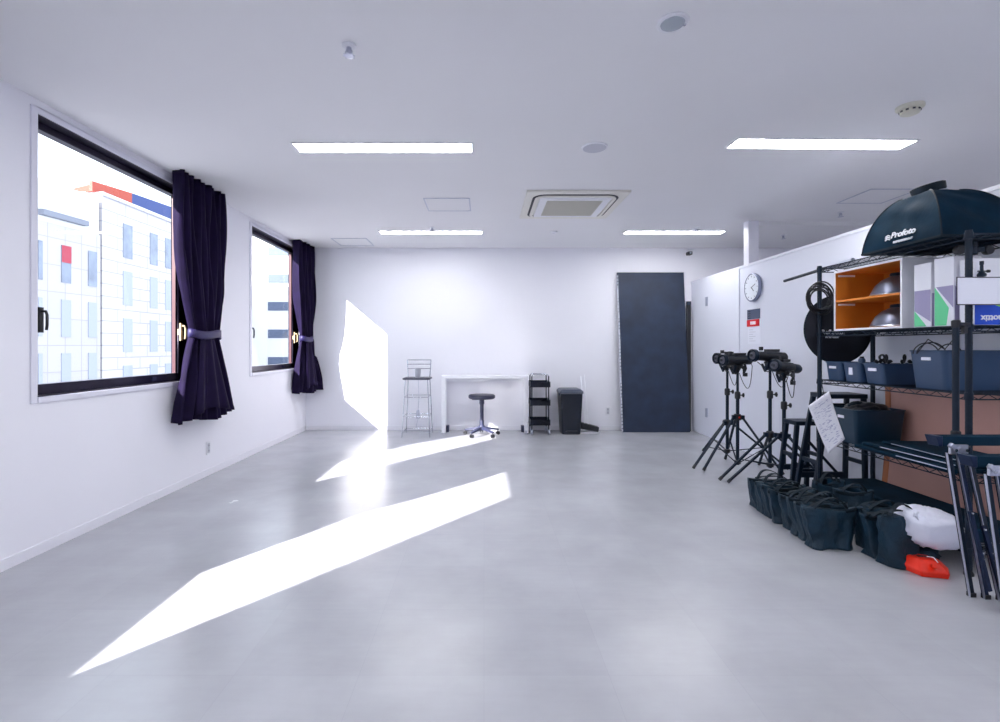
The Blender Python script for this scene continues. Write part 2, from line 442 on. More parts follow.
def hatch(x, y, s, label):
    r = thing('access_hatch', (x, y, H), label, 'ceiling access hatch', 'square access hatches in the ceiling')
    h = s/2
    f = MB()
    for a in (1,): ring(f, h, h, .004, .012, -.006, -.0005)
    f.build('frame', M_alu, r)
    MB().box(-h+.016, h-.016, -h+.016, h-.016, -.004, -.0005).build('lid', M_ceil, r)
hatch(-.36, 5.02, .45, 'square ceiling hatch left of the air conditioner')
hatch(-1.78, 6.8, .47, 'square ceiling hatch in the far left corner near the window')
hatch(3.72, 4.74, .45, 'dark-edged square ceiling hatch above the partition and black softbox')

s = thing('smoke_detector', (2.53, 2.97, H), 'beige round smoke detector on the ceiling above the rack', 'smoke detector')
MB().lathe([(.07, 0), (.07, -.012), (.062, -.02), (.045, -.022)], n=32).build('base', M_cream, s)
MB().lathe([(.045, -.018), (.05, -.03), (.046, -.045), (.03, -.052)], n=32).build('sensor_cap', M_cream, s)
b_ = MB()
for i in range(10):
    a = i/10*2*PI; b_.cbox((.0485*math.cos(a), .0485*math.sin(a), -.031), (.008, .014, .009), Matrix.Rotation(a, 3, 'Z'))
b_.build('vent_slots', M_darkslot, s)

def sprinkler(x, y, label, sc=1):
    r = thing('sprinkler', (x, y, H), label, 'fire sprinkler', 'fire sprinklers in the ceiling')
    MB().lathe([(.034*sc, 0), (.034*sc, -.006), (.02*sc, -.012)], n=20).build('escutcheon', M_whiteP, r)
    b = MB().lathe([(.012*sc, -.01), (.012*sc, -.03), (.006*sc, -.036)], n=12)
    for a in (0, PI): b.tube([(.01*sc*math.cos(a), 0, -.02), (.016*sc*math.cos(a), 0, -.032), (.004*math.cos(a), 0, -.048)], .0025)
    b.build('nozzle', M_alu, r)
    d_ = MB().lathe([(.006, -.046), (.022*sc, -.048), (.022*sc, -.051), (.006, -.052)], n=16)
    for i in range(8):
        a = i*PI/4; d_.cbox((.024*sc*math.cos(a), .024*sc*math.sin(a), -.05), (.01, .006, .002), Matrix.Rotation(a, 3, 'Z'))
    d_.build('deflector', M_alu, r)
sprinkler(-.64, 2.37, 'chrome sprinkler head alone on the near ceiling, upper left', 1.0)
sprinkler(-.62, 5.98, 'tiny sprinkler above the far left light panel')
sprinkler(2.56, 6.02, 'tiny sprinkler above the far right light panel')
sprinkler(3.82, 6.38, 'tiny sprinkler over the space behind the white column')
sprinkler(3.78, 5.3, 'tiny sprinkler beyond the partition, near the ceiling hatch')

s = thing('downlight', (.83, 2.2, H), 'round recessed ceiling fixture with grey lens, nearest the viewer', 'downlight')
m_ = MB(); m_.lathe([(.068, 0), (.07, -.005), (.064, -.010), (.052, -.008)], n=40); m_.build('rim', M_whiteP, s)
MB().lathe([(.052, -.006), (.05, -.012), (.03, -.02), (.01, -.023)], n=32).build('lens', M_lens, s)
MB().cbox((.052, .0, -.012), (.012, .008, .006)).build('clip', M_chrome, s)
s = thing('ceiling_speaker', (.79, 3.575, H), 'plain round grey ceiling speaker cover in front of the air conditioner', 'speaker')
MB().lathe([(.092, 0), (.092, -.006), (.084, -.009)], n=40).build('rim', M_whiteP, s)
MB().lathe([(.084, -.006), (.08, -.012), (.01, -.014)], n=40).build('grille', M_greymesh, s)
s = thing('alarm_disc', (.865, 6.2, H), 'tiny pale round ceiling fitting just behind the air conditioner', 'ceiling fitting')
MB().lathe([(.045, 0), (.045, -.012), (.03, -.018)], n=24).build('cover', M_whiteP, s)
MB().cbox((0, 0, -.019), (.03, .01, .004)).build('slot', M_alu, s)
# camera sensor on the wall, upper right of board
s = thing('wall_camera', (2.95, YB, 2.56), 'small black security camera on a white bracket above the black board', 'camera')
MB().cbox((.02, -.02, .04), (.08, .04, .02)).tube([(0, -.02, .03), (-.01, -.06, .0)], .01).build('bracket', M_whiteP, s)
MB().cbox((-.02, -.09, -.025), (.06, .09, .045)).build('camera_body', M_black, s, bevel=.004)
MB().lathe([(.014, 0), (.014, .012)], (-.02, -.135, -.025), axis=(0, -1, 0), n=12).build('lens', M_lens, s)

# ---------------------------------------------------------------- wall plates
def outlet(loc, rz, label):
    r = thing('wall_outlet', loc, label, 'power outlet', None, rz)
    MB().box(-.035, .035, -.008, -.0005, -.06, .06).build('plate', M_whiteP, r, bevel=.002)
    MB().box(-.018, .018, -.011, -.008, -.045, .045).build('socket_insert', M_greymesh, r, bevel=.001)
    s_ = MB()
    for z in (-.024, .024):
        for x in (-.006, .006): s_.box(x-.0012, x+.0012, -.0118, -.011, z-.006, z+.006)
    s_.build('slot', M_darkslot, r)
outlet((1.79, YB, .275), 0, 'small white power outlet low on the back wall left of the black board')
outlet((XL, 4.67, .257), PI/2, 'small power outlet low on the left wall below the purple curtain')

# clock etc. on the partition (local: built facing -X)
c = thing('wall_clock', (XP-.013, 5.54, 1.86), 'round white wall clock with thin grey rim on the partition', 'clock')
c.location.x = XP
MB().lathe([(.15, 0), (.158, .01), (.158, .035), (.145, .042), (.14, .036)], axis=(-1, 0, 0), n=48).build('rim', M_clockrim, c)
MB().lathe([(.142, .02), (.142, .037)], axis=(-1, 0, 0), n=48).build('dial', M_clock, c)
n_ = MB()
for i in range(12):
    a = i*PI/6; n_.cbox((-.0385, .12*math.sin(a), .12*math.cos(a)), (.002, .005, .016), Matrix.Rotation(-a, 3, 'X'))
n_.build('hour_mark', M_darkslot, c)
MB().bar((-.041, .005, -.003), (-.041, -.085, .03), .005, .002, up=(1, 0, 0)).build('minute_hand', M_darkslot, c)
MB().bar((-.040, .0, 0), (-.040, -.05, -.045), .007, .002, up=(1, 0, 0)).build('hour_hand', M_darkslot, c)
def P_on_wall(px, py):  # point on the partition face
    Y = XP*500/(px-484); return Y, 1.2+(347-py)/500*Y
s = thing('notice_sign', (XP, 5.56, 1.565), 'dark slate notice plate with dark lines under the clock', 'sign')
MB().box(-.006, -.0005, -.13, .13, -.055, .055).build('plate', M_greysign, s)
q = MB()
for i in range(4): q.box(-.0075, -.006, .06, .11, .035-.025*i-.006, .035-.025*i+.004)
q.build('printed_line', M_darkslot, s)
s = thing('red_sign', (XP, 5.57, 1.48-.012), 'bright red label sign with a white printed word under the slate plate', 'sign')
MB().box(-.006, -.0005, -.125, .125, -.038, .038).build('plate', M_redsign, s)
q = MB()
for i, y in enumerate((.05, .022, -.006, -.034)):
    q.box(-.0075, -.006, y-.022, y, -.018, .018)
q.build('white_print', M_white, s)
s = thing('paper_notice', (XP, 5.55, 1.335), 'white paper notice with faint grey lines under the red sign', 'paper notice')
MB().box(-.002, -.0005, -.13, .13, -.10, .085).build('sheet', M_paper, s)
q = MB()
for i in range(6): q.box(-.003, -.002, .02-.05*(i % 2), .10, .055-.025*i, .06-.025*i)
q.build('printed_line', M_greymesh, s)

# ---------------------------------------------------------------- back wall furniture
# high bar stool
s = thing('bar_stool', (-.905, 6.82, 0), 'tall chrome wire bar stool with thin dark seat beside the white table', 'bar stool')
def leg_at(sx, sy): return (sx*.185, sy*.19, .0), (sx*.15, sy*.14, .77)
for sx in (-1, 1):
    for sy in (-1, 1):
        a, b = leg_at(sx, sy)
        m_ = MB()
        pts = [a, b] if sy < 0 else [a, (b[0], b[1], .77), (sx*.165, .16, 1.02)]
        m_.tube(pts, .007); m_.build('leg', M_chrome, s)
for z, e in ((.53, .96), (.27, .99), (.06, 1.0)):
    k = lambda sx, sy: V(leg_at(sx, sy)[0]).lerp(V(leg_at(sx, sy)[1]), z/.77)
    for A, B in (((-1, -1), (1, -1)), ((-1, 1), (1, 1)), ((-1, -1), (-1, 1)), ((1, -1), (1, 1))):
        if z == .06 and A[1] < 0 and B[1] < 0: continue
        MB().tube([k(*A), k(*B)], .005).build('footrest', M_chrome, s)
m_ = MB()
for z in (1.02, .96, .90): MB().tube([(-.165-.0, .158, z), (0, .175, z), (.165, .158, z)], .006).build('back_rail', M_chrome, s)
MB().loft([[(x*1.0, y, z) for x, y in rrect(.185, .18, .05)] for z in (.762, .785)]).build('seat', M_stool, s, bevel=.006)
m_ = MB().lathe([(.028, .22), (.032, .28), (.02, .33), (.006, .34)], (0, .05, 0), n=14)
m_.tube([(0, .05, .33), (.01, .06, .5), (0, .06, .76)], .003); m_.tube([(0, .05, .22), (-.03, .06, .1), (.05, .1, .02), (.15, .15, .01)], .003)
m_.build('hanging_cable', M_alu, s)
s = thing('cup', (-.9, 6.80, .786), 'small grey cup standing on the chrome bar stool', 'cup')
MB().lathe([(.032, 0), (.036, .01), (.042, .13), (.039, .13), (.033, .015)], n=24).build('cup_body', M_greymesh, s)
MB().lathe([(.036, .118), (.0001, .119)], n=20).build('contents', M_white, s)

# white table
s = thing('white_table', (.015, 7.09, 0), 'long narrow white table standing against the back wall', 'table')
MB().box(-.61, .61, -.125, .125, .765, .80).build('tabletop', M_white, s, bevel=.003)
for sx in (-1, 1):
    MB().box(sx*.58-.028, sx*.58+.028, -.12, -.06, .0, .765).build('leg', M_white, s, bevel=.003)
    MB().box(sx*.58-.028, sx*.58+.028, .06, .12, .0, .765).build('leg', M_white, s, bevel=.003)
    MB().box(sx*.58-.02, sx*.58+.02, -.06, .06, .08, .12).build('side_rail', M_white, s)
    MB().box(sx*.53-.02, sx*.53+.02, -.05, .05, .0, .09).build('levelling_foot', M_stoolb, s, bevel=.004)
MB().box(-.55, .55, .09, .105, .70, .765).build('apron', M_white, s)

# swivel stool
s = thing('swivel_stool', (-.03, 6.78, 0), 'round navy swivel stool on five casters in front of the white table', 'stool')
MB().lathe([(.05, .495), (.165, .50), (.18, .512), (.182, .54), (.17, .555), (.1, .562), (.01, .563)], n=40).build('seat', M_stool, s)
MB().lathe([(.03, .12), (.03, .20), (.026, .21), (.026, .42), (.034, .43), (.034, .495)], n=20).build('gas_column', M_stoolb, s)
MB().cbox((-.08, -.02, .49), (.1, .012, .01)).build('height_lever', M_black, s)
MB().lathe([(.045, .075), (.05, .1), (.04, .135), (.03, .14)], n=20).build('hub', M_stoolb, s)
for i in range(5):
    a = math.radians(20+72*i); c_, s_ = math.cos(a), math.sin(a)
    l = MB(); q = V((c_, s_, 0)); w_ = V((-s_, c_, 0))
    l.hexa([q*.03-w_*.025+V((0,0,.085)), q*.245-w_*.016+V((0,0,.06)), q*.245+w_*.016+V((0,0,.06)), q*.03+w_*.025+V((0,0,.085))],
           [q*.03-w_*.022+V((0,0,.125)), q*.25-w_*.013+V((0,0,.08)), q*.25+w_*.013+V((0,0,.08)), q*.03+w_*.022+V((0,0,.125))])
    lg = l.build('base_leg', M_stoolb, s, bevel=.003)
    cw = MB()
    for d_ in (-.013, .013):
        cw.lathe([(.024, -.006), (.024, .006)], q*.235+w_*d_+V((0, 0, .025)), n=16, axis=w_)
    cw.tube([q*.235+V((0,0,.03)), q*.235+V((0,0,.065))], .006)
    cw.build('caster', M_black, lg)

# trolley
s = thing('utility_trolley', (.77, 6.98, 0), 'narrow black three tier rolling trolley between table and bin', 'trolley')
for sx in (-1, 1):
    for sy in (-1, 1):
        MB().tube([(sx*.115, sy*.14, .07), (sx*.115, sy*.14, .80)], .0085, 10).build('post', M_blackm, s)
        cw = MB().lathe([(.03, -.011), (.03, .011)], (sx*.115, sy*.14, .031), n=18, axis=(1, .3*sx, 0))
        cw.tube([(sx*.115, sy*.14, .035), (sx*.115, sy*.14, .075)], .007); cw.cbox((sx*.115, sy*.14, .055), (.03, .03, .015))
        cw.build('caster', M_alu, s)
for z in (.65, .40, .13):
    m_ = MB()
    x0, x1, y0, y1 = -.135, .135, -.165, .165
    m_.box(x0, x1, y0, y1, z, z+.008).box(x0, x1, y0, y0+.006, z, z+.075).box(x0, x1, y1-.006, y1, z, z+.075).box(x0, x0+.006, y0, y1, z, z+.075).box(x1-.006, x1, y0, y1, z, z+.075)
    m_.build('tray', M_trolley, s, bevel=.002)
for sy in (-1, 1): MB().tube([(-.115, sy*.14, .80), (-.1, sy*.14, .82), (.1, sy*.14, .82), (.115, sy*.14, .80)], .0085).build('top_handle', M_chrome, s)

# bin
s = thing('waste_bin', (1.2, 7.0, 0), 'tall black tapered pedal bin with grey lid right of the trolley', 'waste bin')
def taper(b, hx0, hy0, z0, hx1, hy1, z1, r=.03):
    b.loft([[(x, y, z0) for x, y in rrect(hx0, hy0, r)], [(x, y, z1) for x, y in rrect(hx1, hy1, r)]])
b = MB(); taper(b, .125, .15, 0, .15, .19, .56); b.build('body', M_bin, s, bevel=.004)
b = MB(); taper(b, .162, .20, .565, .158, .195, .595); taper(b, .158, .195, .595, .13, .17, .62); b.build('lid', M_lid, s, bevel=.004)
for sx in (-1, 1): MB().cbox((sx*.155, -.05, .545), (.016, .09, .035)).build('handle', M_lid, s, bevel=.004)
MB().cbox((0, -.16, .045), (.16, .03, .014)).build('pedal', M_bin, s, bevel=.004)

# floor wiper leaning against wall
s = thing('floor_wiper', (1.47, 7.0, 0), 'white pole wiper with black wedge head right of the bin', 'floor wiper')
MB().hexa([(-.12, -.06, .06), (.12, -.06, .0+.02), (.12, .06, .02), (-.12, .06, .06)], [(-.12, -.06, .15), (.13, -.06, .085), (.13, .06, .085), (-.12, .06, .15)]).build('head', M_black, s, bevel=.004)
MB().tube([(-.13, -.06, .008), (.12, -.06, .008), (.125, -.06, .03)], .007).tube([(-.13, .06, .008), (.12, .06, .008)], .007).build('base_frame', M_white, s)
MB().tube([(-.06, 0, .1), (-.08, .20, .78)], .008).build('pole', M_white, s)
MB().tube([(-.01, 0, .1), (-.03, .20, .80)], .007).build('pole', M_white, s)
s = thing('wheeled_bracket', (.62-.04, 6.90, 0), 'small white bracket on a caster at the right foot of the table', 'caster bracket')
MB().box(-.02, .025, -.02, .02, .05, .14).build('bracket', M_white, s, bevel=.003)
MB().lathe([(.024, -.01), (.024, .01)], (0, 0, .025), n=16, axis=(1, 0, 0)).build('caster', M_alu, s)

# black board leaning at the back wall
s = thing('black_board', (2.425, 7.03, 0), 'tall scuffed black board leaning against the back wall', 'board')
sp = MB()
th = .045
sp.hexa([(-.475, 0, 0), (.475, 0, 0), (.475, th, 0), (-.475, th, 0)], [(-.51, .14, 2.27), (.44, .14, 2.27), (.44, .14+th, 2.27), (-.51, .14+th, 2.27)])
sp.build('board_panel', M_blackfoam, s, bevel=.004)
tp = MB(); rnd = random.Random(3)
for i in range(46):
    z = .03 + i*.0485; t = z/2.27
    x = -.475-.035*t; w_ = rnd.uniform(.006, .02)
    tp.cbox((x-w_*.4+.004, .14*t+.01, z), (w_, .03, rnd.uniform(.025, .045)))
tp.build('edge_tape', M_tape, s)
s = thing('black_panel_strip', (2.915, 7.11, 0), 'narrow black panel standing just right of the tall black board', 'board')
MB().box(-.03, .03, 0, .03, 0, 1.85).build('panel', M_black, s, bevel=.003)
MB().box(-.03, .03, -.002, 0, 1.80, 1.85).build('top_edge', M_blackfoam, s)
s = thing('white_panel_strip', (2.93, 7.16, 0), 'white panel edge standing between black panel and the partition', 'board')
MB().box(-.04, .05, 0, .02, 0, 1.78).build('panel', M_whiteP, s, bevel=.002)
MB().box(.044, .05, -.002, 0, 0, 1.78).build('edge', M_trimw, s)

# ---------------------------------------------------------------- studio light stands
def foot(s_, az, R, zh, zl, hubr=.03):
    pass
def light_stand(x, y, azs, R, zh, zl, ztop, label, red=False):
    r = thing('light_stand', (x, y, 0), label, 'light stand', 'black tripod light stands with studio lights')
    MB().tube([(0, 0, zl-.03), (0, 0, ztop-.25)], .016, 12).tube([(0, 0, ztop-.27), (0, 0, ztop)], .012, 12).build('pole', M_blackm, r)
    MB().lathe([(.024, ztop-.30), (.026, ztop-.29), (.026, ztop-.24), (.02, ztop-.23)], n=16).build('collar', M_black, r)
    k = MB().tube([(.02, 0, ztop-.265), (.05, 0, ztop-.265)], .006); k.lathe([(.016, 0), (.016, .012)], (.05, 0, ztop-.265), axis=(1, 0, 0), n=12); k.cbox((.058, 0, ztop-.265), (.01, .014, .042))
    k.build('locking_knob', M_black, r)
    hb = MB().lathe([(.03, zh-.03), (.034, zh-.02), (.034, zh+.02), (.026, zh+.03)], n=16)
    hb.build('leg_hub', M_black, r)
    if red: MB().cbox((0, -.035, zh), (.012, .005, .014)).build('red_mark', M_red, r)
    lh = MB().lathe([(.03, zl-.02), (.03, zl+.015)], n=16); lh.build('brace_hub', M_black, r)
    for az in azs:
        a = math.radians(az); q = V((math.cos(a), math.sin(a), 0))
        top = q*.045 + V((0, 0, zh)); bt = q*R + V((0, 0, .012)); mid = top.lerp(bt, .55)
        leg = MB().bar(top, bt, .020, .016); leg.cbox(top, (.03, .03, .04)); lo = leg.build('leg', M_blackm, r)
        MB().tube([bt - (bt-top).normalized()*.03, bt], .015, 10).build('rubber_foot', M_black, lo)
        MB().bar(q*.028+V((0, 0, zl)), mid, .012, .008).build('brace', M_blackm, r)
    return r
M_frontg = mat('frosted_grey_cap', (70, 72, 88), .4, var=.1)
def studio_head(x, y, z, az, L, label, tail=.0, tilt=0):
    r = thing('studio_light', (x, y, z), label, 'studio light', 'studio lights on the tripod stands', az)
    # local: front toward -x ; body axis x ; origin = stand spigot top
    r0 = .047; zc = .082
    ax = V((-math.cos(tilt), 0, math.sin(tilt)))
    def pt(t): return V((0, 0, zc)) + ax*t
    MB().lathe([(r0*.8, 0), (r0, .012), (r0, L*.62), (r0*.9, L*.66), (r0*.9, L*.9), (r0*.75, L)], pt(-L*.5), axis=ax, n=28).build('body', M_black, r)
    MB().lathe([(r0*1.05, 0), (r0*1.22, .01), (r0*1.22, .045), (r0*1.1, .05), (r0*1.1, .03), (r0*.5, .028)], pt(L*.5-.01), axis=ax, n=28).build('mount_ring', M_blackm, r)
    MB().lathe([(r0*.72, 0), (r0*.72, .012), (.012, .016)], pt(L*.5+.018), axis=ax, n=24).build('front_glass', M_frontg, r)
    MB().lathe([(.013, .0), (.013, .02)], pt(L*.5+.03), axis=ax, n=12).build('modelling_lamp', M_darkslot, r)
    fin = MB()
    for i in range(8):
        a = i*PI/4; fin.cbox(pt(-.02)+V((0, math.cos(a)*r0, math.sin(a)*r0)), (L*.5, .006, .006), Matrix.Rotation(a, 3, 'X'))
    fin.build('cooling_rib', M_blackm, r)
    MB().cbox(pt(-.02)+V((0, 0, r0+.012)), (L*.45, .03, .02)).cbox(pt(L*.3)+V((0, 0, r0+.02)), (.03, .02, .035)).build('top_handle', M_black, r)
    br = MB().tube([(0, 0, -.02), (0, 0, .02)], .022, 14).cbox((0, 0, .03), (.05, .05, .03)); br.cbox((.0, .0, zc-r0-.008), (.09, .045, .02))
    br.cbox((-.03, 0, -.01), (.025, .03, .06)); br.build('bracket', M_black, r)
    MB().tube([(.02, -.055, -.05), (.045, -.06, .0), (.03, -.058, .05)], .011).cbox((.04, -.055, -.06), (.03, .03, .035)).build('side_grip', M_black, r)
    MB().cbox((-.055, -.02, -.005), (.02, .02, .07), Matrix.Rotation(.4, 3, 'Y')).cbox((-.05, .02, -.02), (.016, .016, .08), Matrix.Rotation(-.5, 3, 'Y')).build('umbrella_clamp', M_blackm, r)
    k = MB().tube([(0, -.02, .01), (0, -.07, .01)], .007); k.lathe([(.018, 0), (.018, .014)], (0, -.07, .01), axis=(0, -1, 0), n=12); k.cbox((0, -.08, .0), (.012, .012, .06))
    k.build('tilt_lever', M_black, r)
    if tail:
        MB().lathe([(r0*.8, 0), (r0*.9, .02), (r0*.9, tail*.8), (r0*.7, tail)], pt(-L*.5), axis=-ax, n=24).build('battery', M_blackm, r)
    cb = MB()
    pts = [pt(-L*.5)+V((0, 0, -.02))] + [V((L*.55-.02+.03*math.sin(t*PI), -.03, zc-.06-.22*math.sin(t*PI*.9))) + V((-L*.5*t, 0, 0)) for t in [i/10 for i in range(11)]]
    cb.tube(pts, .0035, 6)
    cb.tube([(-L*.42, .0, zc-r0)] + [(-L*.42+L*.5*t, -.035, zc-r0-.09*math.sin(t*PI)) for t in [i/8 for i in range(1, 9)]], .004, 6)
    cb.build('cable', M_black, r)
    return r
STD = [
 (2.53, 5.20, (211, 322, 91), .55, .415, .125, 1.00, 'leftmost black light stand, nearest the back wall, low tripod'),
 (2.50, 4.93, (196, 316, 80), .40, .51, .07, .99, 'second light stand from the left, with a high leg hub'),
 (2.62, 4.58, (191, 311, 71), .52, .40, .125, 1.03, 'third light stand from the left, beneath the highest studio light'),
 (2.70, 4.50, (190, 285, 60), .56, .405, .13, .94, 'rightmost light stand, next to the rack and stools'),
]
for i, a in enumerate(STD): light_stand(*a, red=(i in (1, 3)))
studio_head(2.53, 5.20, 1.00, math.radians(12), .20, 'leftmost studio light, turned toward the windows')
studio_head(2.50, 4.93, .99, math.radians(14), .30, 'second studio light from the left, with a long barrel')
studio_head(2.62, 4.58, 1.03, math.radians(12), .32, 'highest studio light, third from the left', tilt=.06)
studio_head(2.70, 4.50, .94, math.radians(25), .22, 'rightmost studio light, with a rear battery tube', tail=.10, tilt=.12)

# ---------------------------------------------------------------- wooden high stools
def frame_stool(x0, x1, y0, y1, zt, splay, label, bars):
    cx, cy = (x0+x1)/2, (y0+y1)/2; hx, hy = (x1-x0)/2, (y1-y0)/2
    r = thing('folding_stool', (cx, cy, 0), label, 'stool', 'black wooden stools behind the rack')
    MB().box(-hx, hx, -hy, hy, zt-.035, zt).build('seat', M_blackm, r, bevel=.004)
    def L(sx, sy, z):
        t = 1-z/zt; return V((sx*(hx-.02) + (sx*splay if sx < 0 else 0)*t, sy*(hy-.02) + sy*.02*t, z))
    for sx in (-1, 1):
        for sy in (-1, 1): MB().bar(L(sx, sy, 0), L(sx, sy, zt-.035), .034, .026, up=(0, 1, 0)).build('leg', M_blackm, r, bevel=.003)
    for z in bars:
        for sy in (-1, 1): MB().bar(L(-1, sy, z), L(1, sy, z), .022, .045).build('cross_bar', M_blackm, r)
    for sx in (-1, 1): MB().bar(L(sx, -1, .3), L(sx, 1, .3), .02, .03).build('side_stretcher', M_blackm, r)
    m_ = MB().bar(L(-1, 1, zt*.55), L(1, 1, .1), .012, .02); m_.build('diagonal_brace', M_blackm, r)
frame_stool(2.66, 2.965, 3.86, 4.08, .835, .14, 'tall black wooden stool with wide splayed legs at the far end of the rack', (.16, .72))
frame_stool(2.58, 2.80, 4.13, 4.31, .585, .06, 'lower black wooden stool between the tall stool and the light stands', (.17,))

# ---------------------------------------------------------------- rack
RX0, RX1, RY0, RY1 = 2.55, 2.955, 2.63, 3.80
rk = thing('wire_rack', (RX0, RY0, 0), 'black wire shelving rack loaded with gear against the partition', 'shelving rack')
dx, dy = RX1-RX0, RY1-RY0
for x in (0, dx):
    for y in (0, dy):
        pz = MB().tube([(x, y, .03), (x, y, 1.815)], .0155, 14)
        for i in range(1, 60): pz.lathe([(.0163, 0), (.0163, .003)], (x, y, .03*i+.02), n=14)
        po = pz.build('post', M_blackm, rk)
        MB().lathe([(.022, 0), (.022, .012), (.012, .03)], (x, y, 0), n=14).build('foot', M_black, po)
SH = (1.80, 1.315, .955, .515, .14)
def wire_shelf(z):
    m_ = MB()
    for (a, b) in (((0, 0), (dx, 0)), ((0, dy), (dx, dy)), ((0, 0), (0, dy)), ((dx, 0), (dx, dy))):
        A = V((a[0], a[1], z-.004)); B = V((b[0], b[1], z-.004)); D = V((0, 0, -.028))
        m_.tube([A, B], .0038, 6); m_.tube([A+D, B+D], .0038, 6)
        n = int((B-A).length/.045)
        pts = [A.lerp(B, i/n) + (D if i % 2 else V((0, 0, 0))) for i in range(n+1)]
        m_.tube(pts, .0026, 5)
    for i in range(1, 40): m_.tube([(0, dy*i/40, z-.002), (dx, dy*i/40, z-.002)], .0018, 5)
    for i in range(1, 4): m_.tube([(dx*i/4, 0, z-.007), (dx*i/4, dy, z-.007)], .003, 5)
    sh_ = m_.build('wire_shelf', M_blackm, rk)
    for x in (0, dx):
        for y in (0, dy): MB().lathe([(.019, -.034), (.021, -.03), (.018, .004)], (x, y, z), n=14).build('shelf_clip', M_blackm, sh_)
for z in SH: wire_shelf(z)

# ---------------------------------------------------------------- softbox on the top shelf
sb = thing('softbox', (2.745, 3.05, 1.802), 'large black softbox with white lettering lying on top of the rack', 'softbox')
def soft(u, v):
    # u around 0..1 (rect), v up 0..1
    rx0, rx1, ry0, ry1 = -.25, .235, -.325, .25
    px0, px1, py0, py1 = -.115, .06, -.10, .09
    q = (u % 1)*4; k = int(q) % 4; t = q-int(q)
    C = [(rx0, ry0), (rx1, ry0), (rx1, ry1), (rx0, ry1)]; D = [(px0, py0), (px1, py0), (px1, py1), (px0, py1)]
    vr = 1-math.cos(v*PI/2); h = math.sin(v*PI/2); s_ = .5*vr+.25*v*v+.25*v; zz = .325*(.3*h+.7*(1-(1-v)**1.4))
    def at(i): return V((C[i][0]*(1-s_)+D[i][0]*s_, C[i][1]*(1-s_)+D[i][1]*s_, zz))
    p = at(k).lerp(at((k+1) % 4), t)
    edge = math.sin(t*PI); cen = V((0, 0, p.z)); d = (cen-p); 
    sag = .018*edge*math.sin(v*PI)
    nz = noise.noise(V((p.x*7, p.y*7, p.z*9)))*.020*edge + .009*math.sin(v*14+t*6)*edge*math.sin(v*PI)
    if d.length > 1e-4: p = p + d.normalized()*(sag+nz)
    return p
m_ = MB(); nu, nv = 96, 26
m_.loft([[soft(i/nu, j/nv) for i in range(nu)] for j in range(nv+1)])
m_.build('shell', M_nylon, sb, smooth=50)
rm = MB(); C = [(-.25, -.325), (.235, -.325), (.235, .25), (-.25, .25)]
for i in range(4):
    a, b = C[i], C[(i+1) % 4]; rm.bar((a[0], a[1], .006), (b[0], b[1], .006), .014, .012)
rm.build('rim_binding', M_webbing, sb)
ss = MB()
for i in range(4): ss.tube([soft(i/4, j/20)+V((0, 0, .0)) for j in range(21)], .005, 6)
ss.build('ridge_piping', M_webbing, sb)
ax = V((-.22, .05, 1)).normalized()
MB().lathe([(.072, .01), (.082, .02), (.085, .058), (.076, .063), (.076, .04), (.05, .038)], (-.025, 0, .322), axis=ax, n=36).build('speed_ring', M_webbing, sb)
MB().lathe([(.078, -.004), (.088, .002), (.08, .012)], (-.025, 0, .322), axis=ax, n=36).build('ring_collar', M_alu, sb)
# lettering on the -x face
def face_frame(t, v, off=.006, flip=False):
    # face k=3 runs from (x0,y1) to (x0,y0): u=.75..1
    u = .75 + .25*t
    p = soft(u, v); pu = soft(u+.01, v); pv = soft(u, v+.02)
    x = (pu-p).normalized(); y = (pv-p).normalized(); n = x.cross(y).normalized()
    return frame_mtx(p+n*off, x, y)
text('lettering', 'Profoto', .054, face_frame(.57, .16, .012), M_white, sb, .002, bold=.001)
text('lettering', 'SOFTBOX RFi 2x3\'', .017, face_frame(.57, .07, .010), M_white, sb, .003, bold=.0006)
lg = MB()
T = face_frame(.35, .15, .012)
for i in range(3):
    for (a, b) in (((-.02, .0), (-.004, .008)), ((-.004, .008), (.012, .0))):
        dz = -.012 + .011*i
        lg.bar(T @ V((a[0], a[1]+dz, 0)), T @ V((b[0], b[1]+dz, 0)), .005, .006)
lg.build('emblem', M_white, sb)

# boom pole lying on the top shelf end
s = thing('boom_pole', (2.62, 3.55, 1.803), 'slim dark pole lying on the top shelf and sticking out toward the clock', 'pole')
MB().tube([(0, -.0, .016), (.115, 1.0, -.002)], .0125, 10).build('tube', M_blackm, s)
MB().tube([(.0, 0, .016), (.0345, .30, .0106)], .0155, 10).build('sleeve', M_alu, s)

# ---------------------------------------------------------------- shelf 2 contents
z2 = SH[1]+.002
cb = thing('wooden_cubby', (2.575, 3.08, z2), 'white box shelf with orange inside and two compartments', 'shelf unit')
W_, D_, Hh = .60, .37, .435
m_ = MB(); e = .014
m_.box(0, D_, 0, e, 0, Hh).box(0, D_, W_-e, W_, 0, Hh).box(0, D_, e, W_-e, Hh-e, Hh).box(0, D_, e, W_-e, 0, e).box(D_-e, D_, e, W_-e, e, Hh-e)
m_.build('carcass', M_white, cb, bevel=.001)
l = MB(); i_ = .0015
l.box(.004, D_-e, e, e+i_, e, Hh-e).box(.004, D_-e, W_-e-i_, W_-e, e, Hh-e).box(.004, D_-e, e, W_-e, e, e+i_).box(.004, D_-e, e, W_-e, Hh-e-i_, Hh-e).box(D_-e-i_, D_-e, e, W_-e, e, Hh-e)
l.build('orange_lining', M_orange, cb)
MB().box(.002, D_-e, e, W_-e, .215-.007, .215+.007).build('divider_shelf', [M_orange], cb)
for z in (.185, .395): MB().box(.02, .14, W_-e-.008, W_-e-i_, z, z+.014).build('label_strip', M_paper, cb)
